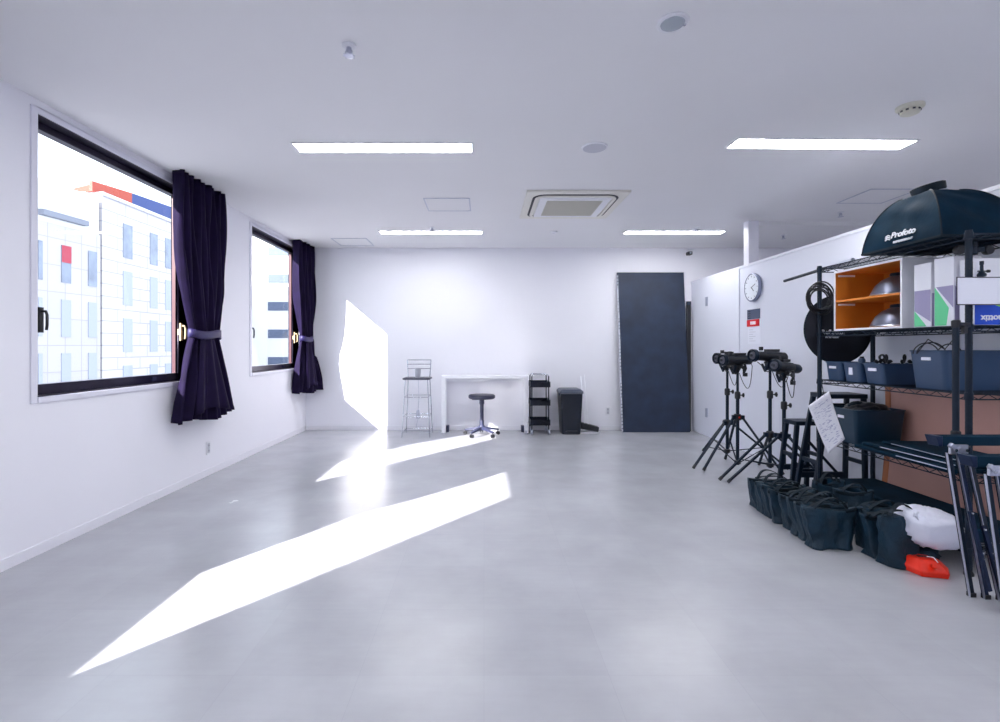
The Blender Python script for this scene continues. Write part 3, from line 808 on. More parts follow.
def dome(z, label):
    r = thing('reflector_dish', (2.745, 3.30, z2+z), label, 'reflector dish', 'silver reflector dishes in the orange cubby')
    MB().lathe([(.155, 0), (.158, .012), (.15, .03), (.13, .07), (.095, .105), (.055, .125), (.05, .128)], n=40).build('dish', M_dome, r)
    MB().lathe([(.05, .127), (.055, .137), (.05, .148), (.03, .15)], n=24).build('mount_ring', M_blackm, r)
    MB().lathe([(.157, 0), (.162, .004), (.157, .010)], n=40).build('rim', M_alu, r)
dome(.224, 'silver reflector dish in the upper orange compartment')
dome(.0165, 'silver reflector dish in the lower orange compartment')

def carton(x, y, wx, wy, h, label, style):
    r = thing('equipment_carton', (x, y, z2), label, 'carton', 'white cartons with coloured print on the second shelf')
    MB().box(0, wx, 0, wy, 0, h).build('box_body', M_cardw, r, bevel=.002)
    e = .0012; hh = h*.58
    def quad(pts, m, nm):  # thin printed patch on -x face : (y,z)
        q = MB(); q.add([(-e, a, b) for a, b in pts]+[(0, a, b) for a, b in pts], [tuple(range(len(pts))), tuple(range(2*len(pts)-1, len(pts)-1, -1))]+[(i, (i+1) % len(pts), len(pts)+(i+1) % len(pts), len(pts)+i) for i in range(len(pts))]); q.build(nm, m, r, smooth=0)
    def quadf(pts, m, nm):  # on -y face : (x,z)
        q = MB(); q.add([(a, -e, b) for a, b in pts]+[(a, 0, b) for a, b in pts], [tuple(range(len(pts))), tuple(range(2*len(pts)-1, len(pts)-1, -1))]+[(i, (i+1) % len(pts), len(pts)+(i+1) % len(pts), len(pts)+i) for i in range(len(pts))]); q.build(nm, m, r, smooth=0)
    if style == 0:
        quad([(wy-.004, hh*.45), (wy-.004, hh), (.004, hh), (.004, .03)], M_cardp, 'lilac_print')
        quad([(wy-.004, .004), (wy-.004, hh*.45), (.03, .004)], M_cardg, 'green_print')
        quadf([(.004, .004), (.06, .004), (.06, hh*.9), (.004, hh*.9)], M_cardp, 'side_print')
    elif style == 1:
        quad([(wy-.004, .004), (wy-.004, hh), (.03, hh*.45), (.045, .004)], M_cardg, 'green_print')
        quad([(wy-.012, hh), (.004, hh), (.004, hh*.45)], M_cardp, 'lilac_print')
        quadf([(.004, .004), (wx-.004, .004), (wx-.004, hh*.62), (.06, hh*.66), (.004, hh)], M_cardp, 'side_print')
    return r
carton(2.58, 2.885, .09, .115, .372, 'slim white carton with lilac print, left one of the pair', 0)
carton(2.58, 2.745, .155, .12, .385, 'taller white carton with green diagonal print, beside the rack post', 1)
bx = thing('blue_carton', (2.60, 2.65, z2), 'white and royal blue carton with upside down lettering at the rack end', 'carton')
MB().box(0, .33, 0, .085, 0, .355).build('box_body', M_cardw, bx, bevel=.002)
MB().box(.0005, .3295, -.0015, 0, .002, .123).build('blue_print', M_cardb, bx)
MB().add([(.05, -.0025, .122), (.27, -.0025, .122), (.27, -.0025, .055), (.05, -.0015, .122), (.27, -.0015, .122), (.27, -.0015, .055)], [(0, 2, 1), (3, 4, 5), (0, 1, 4, 3), (1, 2, 5, 4), (2, 0, 3, 5)]).build('lime_print', M_cardl, bx, smooth=0)
# the carton stands on its head, so the word reads upside down
text('lettering', 'Phottix', .047, frame_mtx((.10, -.0035, .036), (-1, 0, 0), (0, 0, -1)), M_white, bx, .001, bold=.001)

s = thing('framed_sheet', (2.455, 2.60, 1.42), 'white sheet in a thin dark frame hung in front of the rack post', 'framed sheet')
MB().box(.0, .232, -.004, -.001, 0.0, .14).build('sheet', M_paper, s)
fr = MB()
fr.tube([(0, -.004, 0), (.228, -.004, 0), (.238, -.004, .142), (0, -.004, .142)], .0032, 6, closed=True)
fr.build('frame', M_frame, s)
s = thing('spigot_clamp', (2.585, 2.597, 1.566), 'small black stand spigot with side knob on top of the framed sheet', 'clamp')
MB().lathe([(.018, 0), (.02, .01), (.008, .03), (.007, .06), (.009, .062), (.009, .08)], n=14).build('spigot', M_blackm, s)
MB().tube([(-.02, 0, .028), (.03, 0, .028)], .0035).lathe([(.008, 0), (.008, .01)], (.03, 0, .028), axis=(1, 0, 0), n=10).build('knob', M_black, s)
s = thing('tilt_clamp', (2.615, 2.715, 1.70), 'black clamp hung under the top shelf at the rack end', 'clamp')
for kx in (-.035, .12): MB().lathe([(.024, -.014), (.026, 0), (.024, .014)], (kx, 0, .026), axis=(0, 1, 0), n=16).build('knob', M_black, s)
MB().bar((-.035, 0, .02), (.12, 0, .03), .02, .024).tube([(.05, 0, .0), (.05, 0, .068)], .012).tube([(.05, 0, .05), (.05, 0, .06)], .016).build('clamp_body', M_blackm, s)

# pole standing beside the near post
s = thing('stand_pole', (2.425, 2.57, .64), 'thick dark pole clipped just left of the near rack post', 'pole')
MB().tube([(0, 0, 0), (0, 0, .12)], .0165, 12).tube([(0, 0, .12), (0, 0, .68)], .0145, 12).build('tube', M_blackm, s)
MB().lathe([(.02, .08), (.021, .09), (.021, .125), (.017, .13)], n=14).build('collar', M_black, s)
MB().lathe([(.017, .66), (.019, .67), (.019, .695), (.01, .70)], n=14).bar((.01, 0, .675), (.108, .045, .675), .02, .024).cbox((.04, -.005, .65), (.018, .018, .04)).build('clamp', M_black, s)
MB().bar((.01, 0, .05), (.108, .045, .05), .02, .024).build('clamp', M_black, s)

# cable coil + round reflector bag
s = thing('cable_coil', (2.535, 3.80, 1.565), 'black cable coil hooked over the far front rack post', 'cable')
cc = MB(); rnd = random.Random(5)
for i in range(7):
    R = .085+rnd.uniform(-.018, .018); ox, oz = rnd.uniform(-.015, .015), rnd.uniform(-.02, .02); tl = rnd.uniform(-.25, .25)
    cc.tube([(ox+R*math.cos(a), tl*R*math.sin(a)*.5-.03, oz+R*1.1*math.sin(a)) for a in [j/28*2*PI for j in range(28)]], .0055, 6, closed=True)
cc.build('cord', M_black, s)
MB().tube([(.03, -.03, .095), (.035, .02, .12), (.035, .02, .13)], .005).build('strap', M_webbing, s)
s = thing('reflector_bag', (2.715, 3.835, 1.335), 'round black reflector bag with white lettering hanging behind the rack', 'reflector bag')
MB().lathe([(.245, -.012), (.26, -.004), (.26, .004), (.245, .012), (.01, .014)][::1], n=56, axis=(0, -1, 0)).build('bag_body', M_nylon if False else mat('black_bag_cloth', (10, 15, 32), .7, var=.2, bump=.2), s)
rb = MB().tube([(.256*math.cos(a), 0, .256*math.sin(a)) for a in [j/60*2*PI for j in range(60)]], .008, 6, closed=True); rb.build('edge_binding', M_webbing, s)
text('lettering', 'Reflector', .05, frame_mtx((-.045, -.016, -.022), (1, 0, 0), (0, 0, 1)), M_white, s, .001, bold=.001)
text('lettering', 'Reflector', .028, frame_mtx((-.055, -.016, -.058), (1, 0, 0), (0, 0, 1)), M_white, s, .001, bold=.001)
MB().tube([(-.03, 0, .25), (0, -.0, .33), (.03, 0, .25)], .006).build('hanging_loop', M_webbing, s)

# ---------------------------------------------------------------- bins
def bin_(name, x, y, wx, wy, z, h, label, m, lab, labz=.7, grp='plastic bins on the third shelf'):
    r = thing(name, (x, y, z), label, 'storage bin', grp)
    k = .045
    cx, cy = wx/2, wy/2; t = .006
    def R(hx, hy, zz): return [(cx+a, cy+b, zz) for a, b in rrect(hx, hy, min(.025, hx*.4, hy*.4), 5)]
    sh = 1-k*2
    m_ = MB()
    m_.loft([R(cx*.86+0, cy*.90, 0), R(cx*.87, cy*.91, .006), R(cx, cy, h), R(cx+.003, cy+.003, h), R(cx+.003, cy+.003, h-.012), ][:3] + [R(cx-t, cy-t, h), R(cx*.86-t, cy*.88-t, .01)])
    m_.build('tub', m, r, smooth=40)
    rm = MB(); pts = [(a, b, h-.004) for a, b, _ in R(cx+.001, cy+.001, h)]; rm.tube(pts, .0045, 6, closed=True); rm.build('rim', m, r)
    if lab:
        lw, lh = lab; zc = h*labz
        xx = cx*(.13)*(1-labz) - .003
        q = MB().box(xx-.001, xx+.004, cy-lw/2, cy+lw/2, zc-lh/2, zc+lh/2); q.build('label', M_paper, r)
    return r
z3 = SH[2]+.001
bin_('storage_bin', 2.575, 3.615, .22, .165, z3, .135, 'small slate bin, leftmost on the third shelf', M_binS, (.07, .018))
bin_('storage_bin', 2.575, 3.435, .22, .165, z3, .135, 'small slate bin, second from the left on the third shelf', M_binS, (.035, .05), .55)
bin_('storage_bin', 2.575, 3.235, .34, .175, z3, .135, 'long low slate bin with black clamps sticking out', M_binS, (.07, .02))
bin_('storage_bin', 2.575, 2.80, .37, .235, z3, .225, 'large deep slate bin with black wires looping out', M_binS, (.06, .018), .78)
z4 = SH[3]+.001
bin_('storage_bin', 2.575, 3.47, .36, .29, z4, .245, 'big dark teal bin on the fourth shelf behind the hanging paper', M_binT, (.06, .02), .75, None)
# tool in bin 2
s = thing('spray_can', (2.66, 3.52, z3+.012), 'grey-blue tube standing up in the second small bin', 'tube')
MB().lathe([(.022, 0), (.022, .14), (.018, .15), (.012, .155)], n=16).build('tube_body', M_binS, s)
MB().lathe([(.013, .15), (.013, .165)], n=12).build('cap', M_black, s)
def clamp(x, y, z, az, label, ln=.0):
    r = thing('spring_clamp', (x, y, z), label, 'clamp', 'black clamps in the long low bin', az)
    MB().bar((-.03, 0, .02), (.035, 0, .075+ln), .014, .018).bar((.03, 0, .02), (-.02, 0, .07+ln), .014, .018).build('jaw', M_black, r, bevel=.002)
    MB().tube([(.035+.018*math.cos(a), 0, .088+ln+.018*math.sin(a)) for a in [j/14*2*PI for j in range(14)]], .006, 6, closed=True).build('ring_grip', M_black, r)
    MB().tube([(0, -.012, .045+ln/2), (0, .012, .045+ln/2)], .009).build('pivot', M_alu, r)
for i, (x, y, a) in enumerate(((2.63, 3.34, .2), (2.70, 3.34, 2.0), (2.78, 3.32, .6), (2.83, 3.31, .1), (2.66, 3.29, 1.2), (2.87, 3.29, .9))):
    clamp(x, y, z3+.085, a, ['black spring clamp at the left front corner of the long bin', 'black spring clamp just behind the corner one in the long bin', 'black ring-ended clamp in the middle of the long bin',
        'black ring-ended clamp right of the middle in the long bin', 'low black clamp nearest the bin label', 'rearmost black clamp at the right of the long bin'][i], .0)
s = thing('tripod_plate', (2.76, 3.29, z3+.11), 'flat black bracket lying across the clamps in the long bin', 'bracket')
MB().cbox((0, 0, .012), (.2, .05, .012)).build('plate', M_blackm, s, bevel=.003)
MB().cbox((-.05, 0, .02), (.04, .03, .008)).cbox((.06, 0, .02), (.03, .03, .012)).build('boss', M_alu, s)
s = thing('cable_loops', (2.60, 2.93, z3+.21), 'thin black wires looping above the large slate bin', 'cable')
cc = MB()
for (cx_, rx, rz, y) in ((-.01, .075, .085, .0), (.04, .085, .09, .02), (.10, .07, .075, -.03)):
    cc.tube([(cx_+rx*math.cos(a), y+.008*math.sin(a*2), .62*rz*math.sin(a)+.005) for a in [-.2+j/24*(PI+.4) for j in range(25)]], .0035, 6)
cc.tube([(-.06, .0, .0), (.02, .02, .08), (.1, .0, .02), (.16, 0, .09)], .003, 6)
cc.build('wire', M_black, s)
# dark contents of teal bin
s = thing('folded_black_cloth', (2.76, 3.62, z4+.17), 'crumpled black cloth filling the big teal bin', 'cloth')
def lump(cx, cy, cz, rx, ry, rz, seed, n=24, rough=.25):
    rings = []
    for j in range(1, n):
        th = PI*j/n
        ring_ = []
        for i in range(n*2):
            ph = 2*PI*i/(n*2); d = V((math.sin(th)*math.cos(ph), math.sin(th)*math.sin(ph), math.cos(th)))
            f = 1+rough*noise.noise(d*2.2+V((seed, seed*2, 0)))+rough*.5*noise.noise(d*5+V((0, seed, 0)))
            ring_.append(V((cx+d.x*rx*f, cy+d.y*ry*f, cz+d.z*rz*f)))
        rings.append(ring_)
    m = MB(); m.loft(rings[::-1]); return m
lump(0, 0, .045, .15, .11, .065, 4).build('cloth_heap', M_black, s, smooth=180)
lump(-.05, .02, .08, .06, .05, .04, 9).build('cloth_fold', M_webbing, s, smooth=180)

# dark folded panels lying across shelf 4 (near side)
def case(x0, x1, y0, y1, z, h, rz, label, strip):
    cx, cy = (x0+x1)/2, (y0+y1)/2; hx, hy = (x1-x0)/2, (y1-y0)/2
    r = thing('flat_case', (cx, cy, z), label, 'flat case', 'flat dark cases stacked on the fourth shelf', rz)
    MB().box(-hx, hx, -hy, hy, 0, h).build('case_shell', M_nylon, r, bevel=.006)
    if strip: MB().box(-hx-.002, -hx, -hy+.03, hy-strip, h*.55, h*.8).build('silver_strip', M_alu, r)
    MB().box(-.05, .05, -hy-.015, -hy, h*.3, h*.7).build('carry_handle', M_webbing, r)
case(2.53, 2.92, 2.68, 3.42, z4+.002, .022, .0, 'flat dark case at the bottom of the stack on the fourth shelf', .35)
case(2.56, 2.93, 2.70, 3.38, z4+.026, .020, .03, 'flat dark case second from the bottom of the shelf stack', .15)
case(2.62, 2.93, 2.72, 3.30, z4+.048, .018, -.04, 'flat dark case on top of the shelf stack, with a silver strip', .08)

# brown board behind
s = thing('brown_board', (2.982, 2.66, .14), 'large brown hardboard sheet standing behind the rack below the third shelf', 'board')
def bb(u, v):
    z = .80*v; edge = 1.085 - .035*v + .03*v*(1-v)*2*-1
    return (.004*math.sin(v*PI)*u, edge*u, z)
MB().grid(bb, 40, 24).build('sheet', M_brown, s, smooth=180, solid=.004)
def be(u, v):
    p = bb(1, v); return (p[0]-.004-.002*math.sin(u*PI), p[1]-.045+.05*u, p[2])
MB().grid(be, 4, 24).build('raw_edge', M_brownedge, s, smooth=180, solid=.002)

# paper hung on post
s = thing('hanging_paper', (2.50, 3.50, .72), 'tilted printed paper sheet hanging from the far front rack post', 'paper sheet')
# corners in px: (823,392) (838,392) (854,438) (826,452) (807,405)
def W3(px, py, Y): return V(((px-484)/500*Y-2.50, Y-3.50, 1.2+(347-py)/500*Y-.72))
A, B, C_, D__ = W3(808, 406, 3.54), W3(829, 391, 3.54), W3(845, 439, 3.46), W3(828, 454, 3.46)
def pf(u, v, off=0):
    p = A.lerp(B, u).lerp(D__.lerp(C_, u), v)
    n = (B-A).cross(D__-A).normalized(); p = p + n*(.012*math.sin(v*PI)*math.sin(u*2.5) + off)
    return p
MB().grid(lambda u, v: pf(u, v), 12, 20).build('sheet', M_paper, s, smooth=180, solid=.0015)
nn = (B-A).cross(D__-A).normalized(); sgn = -1 if nn.y > 0 else 1
ik = MB(); rnd = random.Random(11)
for i in range(170):
    v = rnd.uniform(.06, .95); u = rnd.uniform(.08, .8)
    if abs(v-.45) > .18 and i % 2: continue
    du = rnd.uniform(.04, .16); dv = rnd.uniform(.004, .014)
    ik.add([pf(u, v, sgn*.0016), pf(u+du, v+.01, sgn*.0016), pf(u+du, v+dv+.01, sgn*.0016), pf(u, v+dv, sgn*.0016)], [(0, 1, 2, 3)])
ik.build('printed_mark', M_ink, s, smooth=0)
MB().tube([pf(.75, .02), V((.04, .28, .28)) ], .003).build('string', M_webbing, s)

# ---------------------------------------------------------------- bottom shelf
s = thing('black_flat_case', (2.76, 3.25, SH[4]+.002), 'flat black case lying on the bottom shelf behind the bags', 'flat case')
MB().box(-.19, .17, -.55, .5, 0, .075).build('case_shell', M_nylon, s, bevel=.008)
MB().box(-.195, -.19, -.1, .1, .02, .055).build('handle', M_webbing, s)

# ---------------------------------------------------------------- weight bags
GB = 'black tote sandbags in a row on the floor'
def tote(x0, x1, y, h, th, label, seed, lean=0, hr=.1):
    """x0..x1 rim span at depth y"""
    cx = (x0+x1)/2; hx = (x1-x0)/2
    r = thing('tote_bag', (cx, y, 0), label, 'bag', GB)
    r.rotation_euler = (0, 0, lean)
    bm = bmesh.new(); bmesh.ops.create_cube(bm, size=2); bmesh.ops.subdivide_edges(bm, edges=bm.edges, cuts=14, use_grid_fill=True)
    rnd = random.Random(seed); o = V((seed*3.1, seed*1.7, seed))
    for v in bm.verts:
        p = v.co.copy(); t = (p.z+1)/2
        sx = hx*(.70+.30*t); sy = th/2*(1.05-.62*t**1.5)
        ed = abs(p.x)**6*.35; sy *= (1-ed)
        x = p.x*sx; y_ = p.y*sy; z = h*t
        z += -.022*h/.24*(1-p.x*p.x)*t + .008*math.sin(p.x*3+seed)*t
        n = noise.noise(V((x*9, z*9, p.y*.6))+o)*.026 + noise.noise(V((x*22, z*20, p.y))+o)*.016
        y_ += n*(p.y if abs(p.y) > .3 else .2)*(1.1-.4*t)
        x += noise.noise(V((z*14, y_*8, 3))+o)*.012*(p.x)
        if t < .12: x += .010*p.x*(1-t/.12); y_ *= 1.1
        v.co = (x, y_, max(z, .001))
    for f in bm.faces: f.smooth = True
    me = bpy.data.meshes.new('bag_body'); bm.to_mesh(me); bm.free(); me.materials.append(M_bagfab)
    b = bpy.data.objects.new('bag_body', me); COL.objects.link(b); b.parent = r
    hm = MB()
    def hb(u, v):
        return (-hx + 2*hx*u, -th*.22 + .004 - .0*v, h - .022 + .02*v - .02*(1-(2*u-1)**2))
    MB().grid(hb, 16, 2).build('rim_hem', M_webbing, r, smooth=180, solid=.006)
    for k, sy in enumerate((-1, 1)):
        rn = random.Random(seed*7+k); off = rn.uniform(-.03, .03); hh = hr*(.8 if k == 0 else .3); fall = rn.uniform(-.04, .03)
        pts = []
        for i in range(17):
            a = i/16; xx = -hx*.62 + 1.24*hx*a; zz = h-.03 + hh*math.sin(a*PI)**.75 + .02
            pts.append(V((xx+off*math.sin(a*PI), sy*th*.2+fall*math.sin(a*PI), zz)))
        m_ = MB()
        for a_, b_ in zip(pts[:-1], pts[1:]): m_.bar(a_, b_, .026, .004, up=(b_-a_).cross(V((0, 1, 0))) if True else (0, 0, 1))
        m_.build('handle', M_webbing, r)
    return r
LB = ['black tote bag at the far left end of the row, under the stools', 'black tote bag, second from the far end of the row', 'black tote bag, third from the far end of the row',
      'black tote bag, fourth from the far end of the row', 'black tote bag in mid row, fourth behind the big front one', 'black tote bag in mid row, third behind the big front one',
      'black tote bag in mid row, tucked right behind the big front one', 'big front black tote bag with a wide dark green face']
rows = [(3.71, 1.97), (3.60, 1.955), (3.50, 1.945), (3.39, 1.93), (3.28, 1.95), (3.165, 1.93), (3.08, 1.925), (2.975, 1.905)]
for i, (y, x) in enumerate(rows):
    tote(x+.01, x+.32, y+.03, .245 if i > 4 else .225, .088, LB[i], i+2, lean=-.06+.02*(i % 3), hr=.085)
tote(2.23, 2.50, 3.0, .25, .13, 'dark tote bag between the big front bag and the rack', 21, lean=.1, hr=.07)
tote(2.18, 2.40, 2.885, .24, .09, 'tote bag pressed behind the nearest bag, its blue side showing', 31, lean=.05, hr=.06)
tote(2.17, 2.415, 2.77, .285, .12, 'nearest black tote bag, slumped beside the orange jug', 33, lean=.12, hr=.07)
tote(2.30, 2.53, 3.28, .27, .12, 'tote bag in the second row, behind the middle of the front row', 41, lean=-.1, hr=.07)
tote(2.31, 2.53, 3.52, .26, .12, 'tote bag in the second row, by the stool legs', 43, lean=.08, hr=.08)

# dark bag under the white film bag
s = thing('dark_duffel', (2.42, 2.86, 0), 'flat dark duffel bag on the floor under the white bag', 'bag')
lump(0, 0, .055, .105, .17, .058, 3, rough=.18).build('duffel_body', M_bagfab, s, smooth=180)
MB().tube([(-.08, -.05, .06), (-.10, 0, .1), (-.08, .05, .08)], .008).build('handle', M_webbing, s)
s = thing('white_bag', (2.45, 2.77, .085), 'crumpled white plastic bag lying on the dark duffel', 'bag')
m_ = MB(); rings = []
n = 40
for j in range(1, 22):
    th = PI*j/22; R_ = []
    for i in range(n):
        ph = 2*PI*i/n; d = V((math.sin(th)*math.cos(ph), math.sin(th)*math.sin(ph), math.cos(th)))
        cre = abs(noise.noise(d*3.5+V((5, 1, 2))))*.35 + abs(noise.noise(d*8+V((1, 7, 2))))*.22
        f = 1.12-cre*.55
        e = lambda q, p_: math.copysign(abs(q)**p_, q)
        x = e(d.x, .75)*.14*f; y = e(d.y, .8)*.13*f; z = e(d.z, .7)*.10*f
        z += .03*(x/.15) * -.6 + .12
        if z < .02 + .0: z = .02 + (z-.02)*.2
        R_.append(V((x, y, z)))
    rings.append(R_)
m_.loft(rings[::-1]); m_.build('film_sack', M_whitecloth, s, smooth=180)
MB().grid(lambda u, v: (-.16+.13*u-.07*(1-v)*u, -.10+.04*u, .215-.055*v*u+.015*math.sin(u*9)-.01*v), 12, 6).build('loose_flap', M_whitecloth, s, smooth=180, solid=.003)

# orange-red jug
s = thing('plastic_jug', (2.352, 2.655, 0), 'bright orange red plastic jug lying on the floor before the bags', 'plastic jug', None, -.25); s.scale = (.84, .84, .84)
m_ = MB()
lo = [(-.06, -.075, 0), (.075, -.075, 0), (.115, .02, 0), (.05, .10, 0), (-.06, .11, 0), (-.125, .04, 0)]
mi = [(-.075, -.08, .035), (.08, -.08, .035), (.125, .02, .035), (.055, .105, .04), (-.065, .115, .045), (-.14, .045, .05)]
hi = [(-.055, -.02, .092), (.045, -.02, .092), (.075, .02, .085), (.035, .07, .09), (-.04, .08, .095), (-.085, .04, .09)]
m_.loft([lo, mi, hi]); m_.build('jug_body', M_red, s, bevel=.007)
MB().cbox((0, .03, .093), (.075, .022, .006)).build('handle_slot', M_darkslot, s, bevel=.002)
MB().lathe([(.018, 0), (.018, .02), (.014, .022)], (.0, -.068, .068), axis=(0, -.75, .6), n=14).build('cap', M_red, s)
MB().tube([(.01, .02, .098), (.03, -.01, .105), (.035, -.045, .088)], .003).build('cord', M_white, s)

# ---------------------------------------------------------------- folding trestles on the right
def trestle(x, y, zt, x1, legs, label, ph=0):
    r = thing('folding_trestle', (x, y, 0), label, 'trestle', 'folded black trestle stands at the right edge')
    MB().box(-.03, x1-x, -.035, .03, zt-.045, zt).build('top_beam', M_nylon, r, bevel=.003)
    MB().hexa([(-.045, -.036, zt-.048), (-.03, -.036, zt-.048), (-.03, .031, zt-.048), (-.045, .031, zt-.048)], [(-.062, -.036, zt+.002), (-.03, -.036, zt+.002), (-.03, .031, zt+.002), (-.062, .031, zt+.002)]).build('end_cap', M_bluesteel, r, bevel=.002)
    for (lx, bx_, yy) in legs:
        t = V((lx, yy, zt-.075)); b = V((bx_, yy-.01, 0.0))
        br = MB().cbox(t+V((.015, -.012, .02)), (.085, .014, .045)); br.cbox(t+V((.02, -.024, .015)), (.04, .012, .026), Matrix.Rotation(.5, 3, 'Y')).cbox(t+V((-.02, -.02, .035)), (.03, .02, .02), Matrix.Rotation(.7, 3, 'Y'))
        bo = br.build('bracket', M_alu, r, bevel=.002)
        for dx_ in (-.012, .04): MB().lathe([(.008, 0), (.008, .006)], t+V((dx_, -.026, .018)), axis=(0, -1, 0), n=10).build('bolt', M_chrome, bo)
        for k in range(3):
            p0 = t + V((-.012+.03*k, .012-.02*k, 0)); p1 = b + V((.05*k-.004, .012-.02*k, (0, .0, .0)[k]))
            lo = MB().bar(p0, p1, .021, .018, up=(0, 1, 0)).build('leg', M_bluesteel if k == 1 else M_blackm, r, bevel=.002)
            MB().bar(p0+V((-.0115, -.005, 0)), p1+V((-.0115, -.005, .0)), .003, .010, up=(0, 1, 0)).build('edge_strip', M_alu, lo)
            MB().box(p1.x-.013, p1.x+.013, p1.y-.012, p1.y+.012, 0, .02).build('end_plug', M_black, lo)
        m1 = t.lerp(b, .38)+V((-.005, -.05, 0)); m2 = t.lerp(b, .92)+V((.03, -.05, 0))
        MB().bar(m1, m2, .016, .012, up=(0, 1, 0)).build('strut', M_bluesteel, r)
        m1 = t.lerp(b, .48)+V((.045, -.05, 0)); m2 = t.lerp(b, .97)+V((.09, -.05, 0))
        MB().bar(m1, m2, .016, .012, up=(0, 1, 0)).build('strut', M_bluesteel, r)
        for f, dx_ in ((.39, -.003), (.50, .045), (.66, .02), (.70, .022), (.66, .065), (.71, .068)):
            MB().lathe([(.0055, 0), (.0045, .006)], t.lerp(b, f)+V((dx_, -.056, 0)), axis=(0, -1, 0), n=8).build('rivet', M_chrome, r)
trestle(2.255, 2.46, .765, 2.75, [(-.0, .095, -.055)], 'folded trestle with silver bracket, standing left at the frame edge')
trestle(2.255, 2.29, .705, 2.60, [(.015, .085, -.055)], 'folded trestle nearest the viewer, cut by the right frame edge')

# ---------------------------------------------------------------- outside
def ext(name, loc, label, cat, group=None): return thing(name, loc, label, cat, group)
struct(MB().box(-90, -2.9, -40, 120, -14.8, -14.5).build('ground_street', M_ground, smooth=0))
A_ = ext('office_building', (-26*1.033, 34*1.033, -14.5), 'pale panelled office building with tall narrow windows across the street', 'building')
A_.scale = (1.033,)*3
MB().box(-12, 0, .05, 20, 0, 14+11.55).build('facade', M_panel, A_, smooth=0)
MB().box(-12.2, .15, .0, 20, 25.55, 25.75).build('parapet', M_extw, A_, smooth=0)
rowz = [14+z for z in (7.66, 4.24, .83, -2.6, -6.0)]
for ry in rowz:
    for (y0, y1) in ((36.0, 36.95), (38.9, 39.8), (40.75, 41.6), (44.5, 45.4), (46.3, 47.2)):
        o = MB().box(0, .04, y0-34, y1-34, ry, ry+2.45); o.build('window', M_blind if ry < 20 else M_winext, A_, smooth=0)
        o = bpy.data.objects[-1] if False else None
MB().hexa([(-.6, -.3, 25.7), (-.4, -.3, 25.7), (-.4, 3.5, 25.7), (-.6, 3.5, 25.7)], [(-.6, -.3, 26.4), (-.4, -.3, 26.4), (-.4, 3.5, 26.75), (-.6, 3.5, 26.75)]).build('orange_band', M_osign, A_, smooth=0)
MB().hexa([(-.6, 3.5, 25.7), (-.4, 3.5, 25.7), (-.4, 14, 25.7), (-.6, 14, 25.7)], [(-.6, 3.5, 26.75), (-.4, 3.5, 26.75), (-.4, 14, 27.4), (-.6, 14, 27.4)]).build('blue_band', M_bsign, A_, smooth=0)
MB().hexa([(-4.5, 2.1, 25.7), (-.6, -.3, 25.7), (-.6, -.1, 25.7), (-4.5, 2.3, 25.7)], [(-4.5, 2.1, 26.45), (-.6, -.3, 26.15), (-.6, -.1, 26.15), (-4.5, 2.3, 26.45)]).build('side_band', M_osign, A_, smooth=0)
MB().tube([(-1, 1.8, 25.7), (-1, 1.8, 30)], .03, 6).build('antenna', M_slab, A_)
Bd = ext('annex_building', (-26.9, 22, -14), 'lower white annex with slatted canopy left of the panelled building', 'building')
MB().prism([(-11, -4), (-1.85, -4), (.10, 12.93), (-11, 12.93)], -.5, 23.0).build('facade', M_panel2, Bd, smooth=0)
def onf(y): return -1.39 + (y)*.1151   # facade x at local y
for rz_ in (14+5.35, 14+1.85, 14-1.6, 14-5.0):
    for (pa, pb) in ((61, 70.5), (88, 96.5), (38, 42)):
        ys_ = []
        for px in (pa, pb):
            k = (px-484)/500.0   # X = k*Y
            # X = -26.9+onf(Y-22)
            Y = (-26.9-1.39-.1151*22)/(k-.1151); ys_.append(Y-22)
        (ya, yb) = ys_
        o = MB().hexa([(onf(ya), ya, rz_), (onf(ya)+.05, ya, rz_), (onf(yb)+.05, yb, rz_), (onf(yb), yb, rz_)], [(onf(ya), ya, rz_+2.4), (onf(ya)+.05, ya, rz_+2.4), (onf(yb)+.05, yb, rz_+2.4), (onf(yb), yb, rz_+2.4)])
        wo = o.build('window', M_winext if rz_ > 19 else M_blind, Bd, smooth=0)
        if pa == 61 and rz_ > 19:
            MB().hexa([(onf(ya)+.05, ya, rz_+1.3), (onf(ya)+.07, ya, rz_+1.3), (onf(yb)+.07, yb, rz_+1.3), (onf(yb)+.05, yb, rz_+1.3)], [(onf(ya)+.05, ya, rz_+2.4), (onf(ya)+.07, ya, rz_+2.4), (onf(yb)+.07, yb, rz_+2.4), (onf(yb)+.05, yb, rz_+2.4)]).build('red_blind', M_redblind, wo, smooth=0)
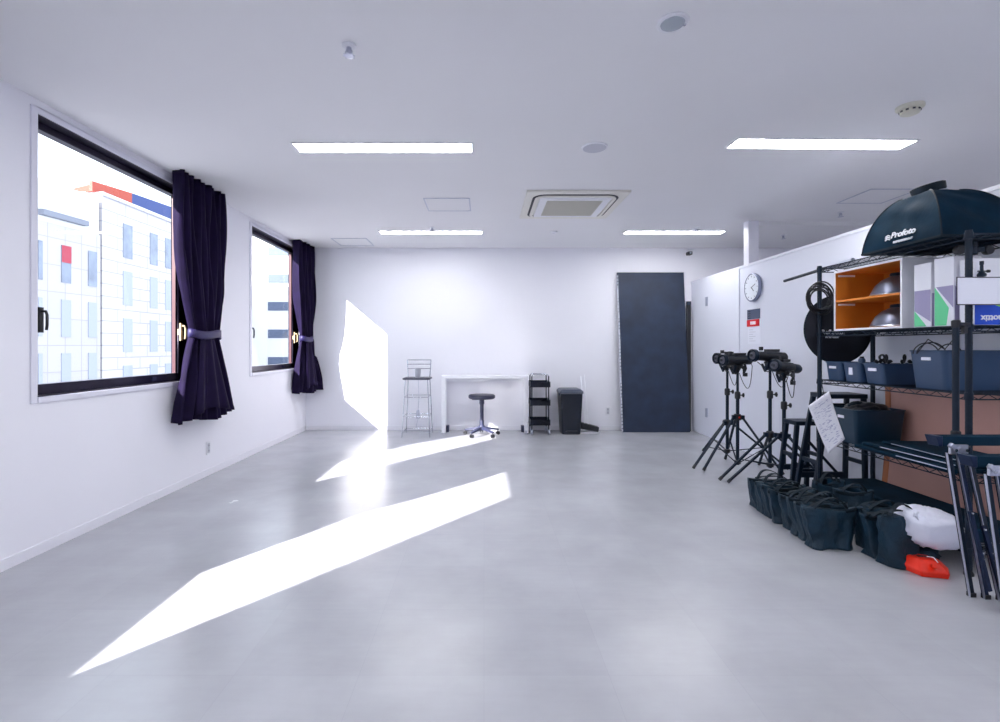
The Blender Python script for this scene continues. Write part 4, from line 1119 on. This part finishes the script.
MB().prism([(-9, 2), (onf(2)-.1, 2), (onf(12.9)-.1, 12.9), (-9, 12.9)], 23.0, 25.6).build('penthouse', M_extw, Bd, smooth=0)
MB().prism([(onf(8.7)-.2, 8.7), (onf(8.7)+.25, 8.7), (onf(11.8)+.25, 11.8), (onf(11.8)-.2, 11.8)], 23.35, 23.7).build('canopy_slab', M_slab, Bd, smooth=0)
M_towerwin = mat('tower_window_glass', (92, 103, 126), .3, var=.15)
Tb = ext('white_tower', (-25, 61, -14), 'plain white tower with stacked grey windows seen through the far window', 'building')
MB().box(-8, 6, 0, 10, -.5, 32).build('facade', M_extw, Tb, smooth=0)
for i in range(8):
    z = 14 + 1.2 + (347-255.5)/500*61 - 3.36*i
    MB().box(-1.35, 1.1, -.05, 0, z, z+1.05).build('window', M_towerwin, Tb, smooth=0)

# ---------------------------------------------------------------- light
world = bpy.data.worlds.new('sky'); scene.world = world; world.use_nodes = True
bg = world.node_tree.nodes['Background']
bg.inputs['Color'].default_value = (.78, .88, 1.0, 1); bg.inputs['Strength'].default_value = 1.75
sun = bpy.data.lights.new('sun', 'SUN'); sun.energy = 10; sun.angle = math.radians(.5); sun.color = (1, .96, .92)
so = bpy.data.objects.new('sun', sun); COL.objects.link(so)
SD = V((1, 1.27, -.857))
so.rotation_euler = SD.to_track_quat('-Z', 'Y').to_euler()
so.location = (-10, -10, 12)

# ---------------------------------------------------------------- camera
cam = bpy.data.cameras.new('camera'); co = bpy.data.objects.new('camera', cam); COL.objects.link(co)
co.location = (0, 0, 1.2); co.rotation_euler = (PI/2, 0, 0)
cam.sensor_width = 36; cam.lens = 18; cam.shift_x = .016; cam.shift_y = -.014
cam.clip_start = .05; cam.clip_end = 300
scene.camera = co
scene.view_settings.view_transform = 'Standard'; scene.view_settings.look = 'None'
scene.view_settings.gamma = 1; scene.view_settings.exposure = 1.0; scene.view_settings.use_curve_mapping = False
scene.cycles.max_bounces = 10; scene.cycles.diffuse_bounces = 6; scene.cycles.use_denoising = True
scene.cycles.sample_clamp_indirect = 10; scene.cycles.blur_glossy = 0; scene.cycles.caustics_reflective = True
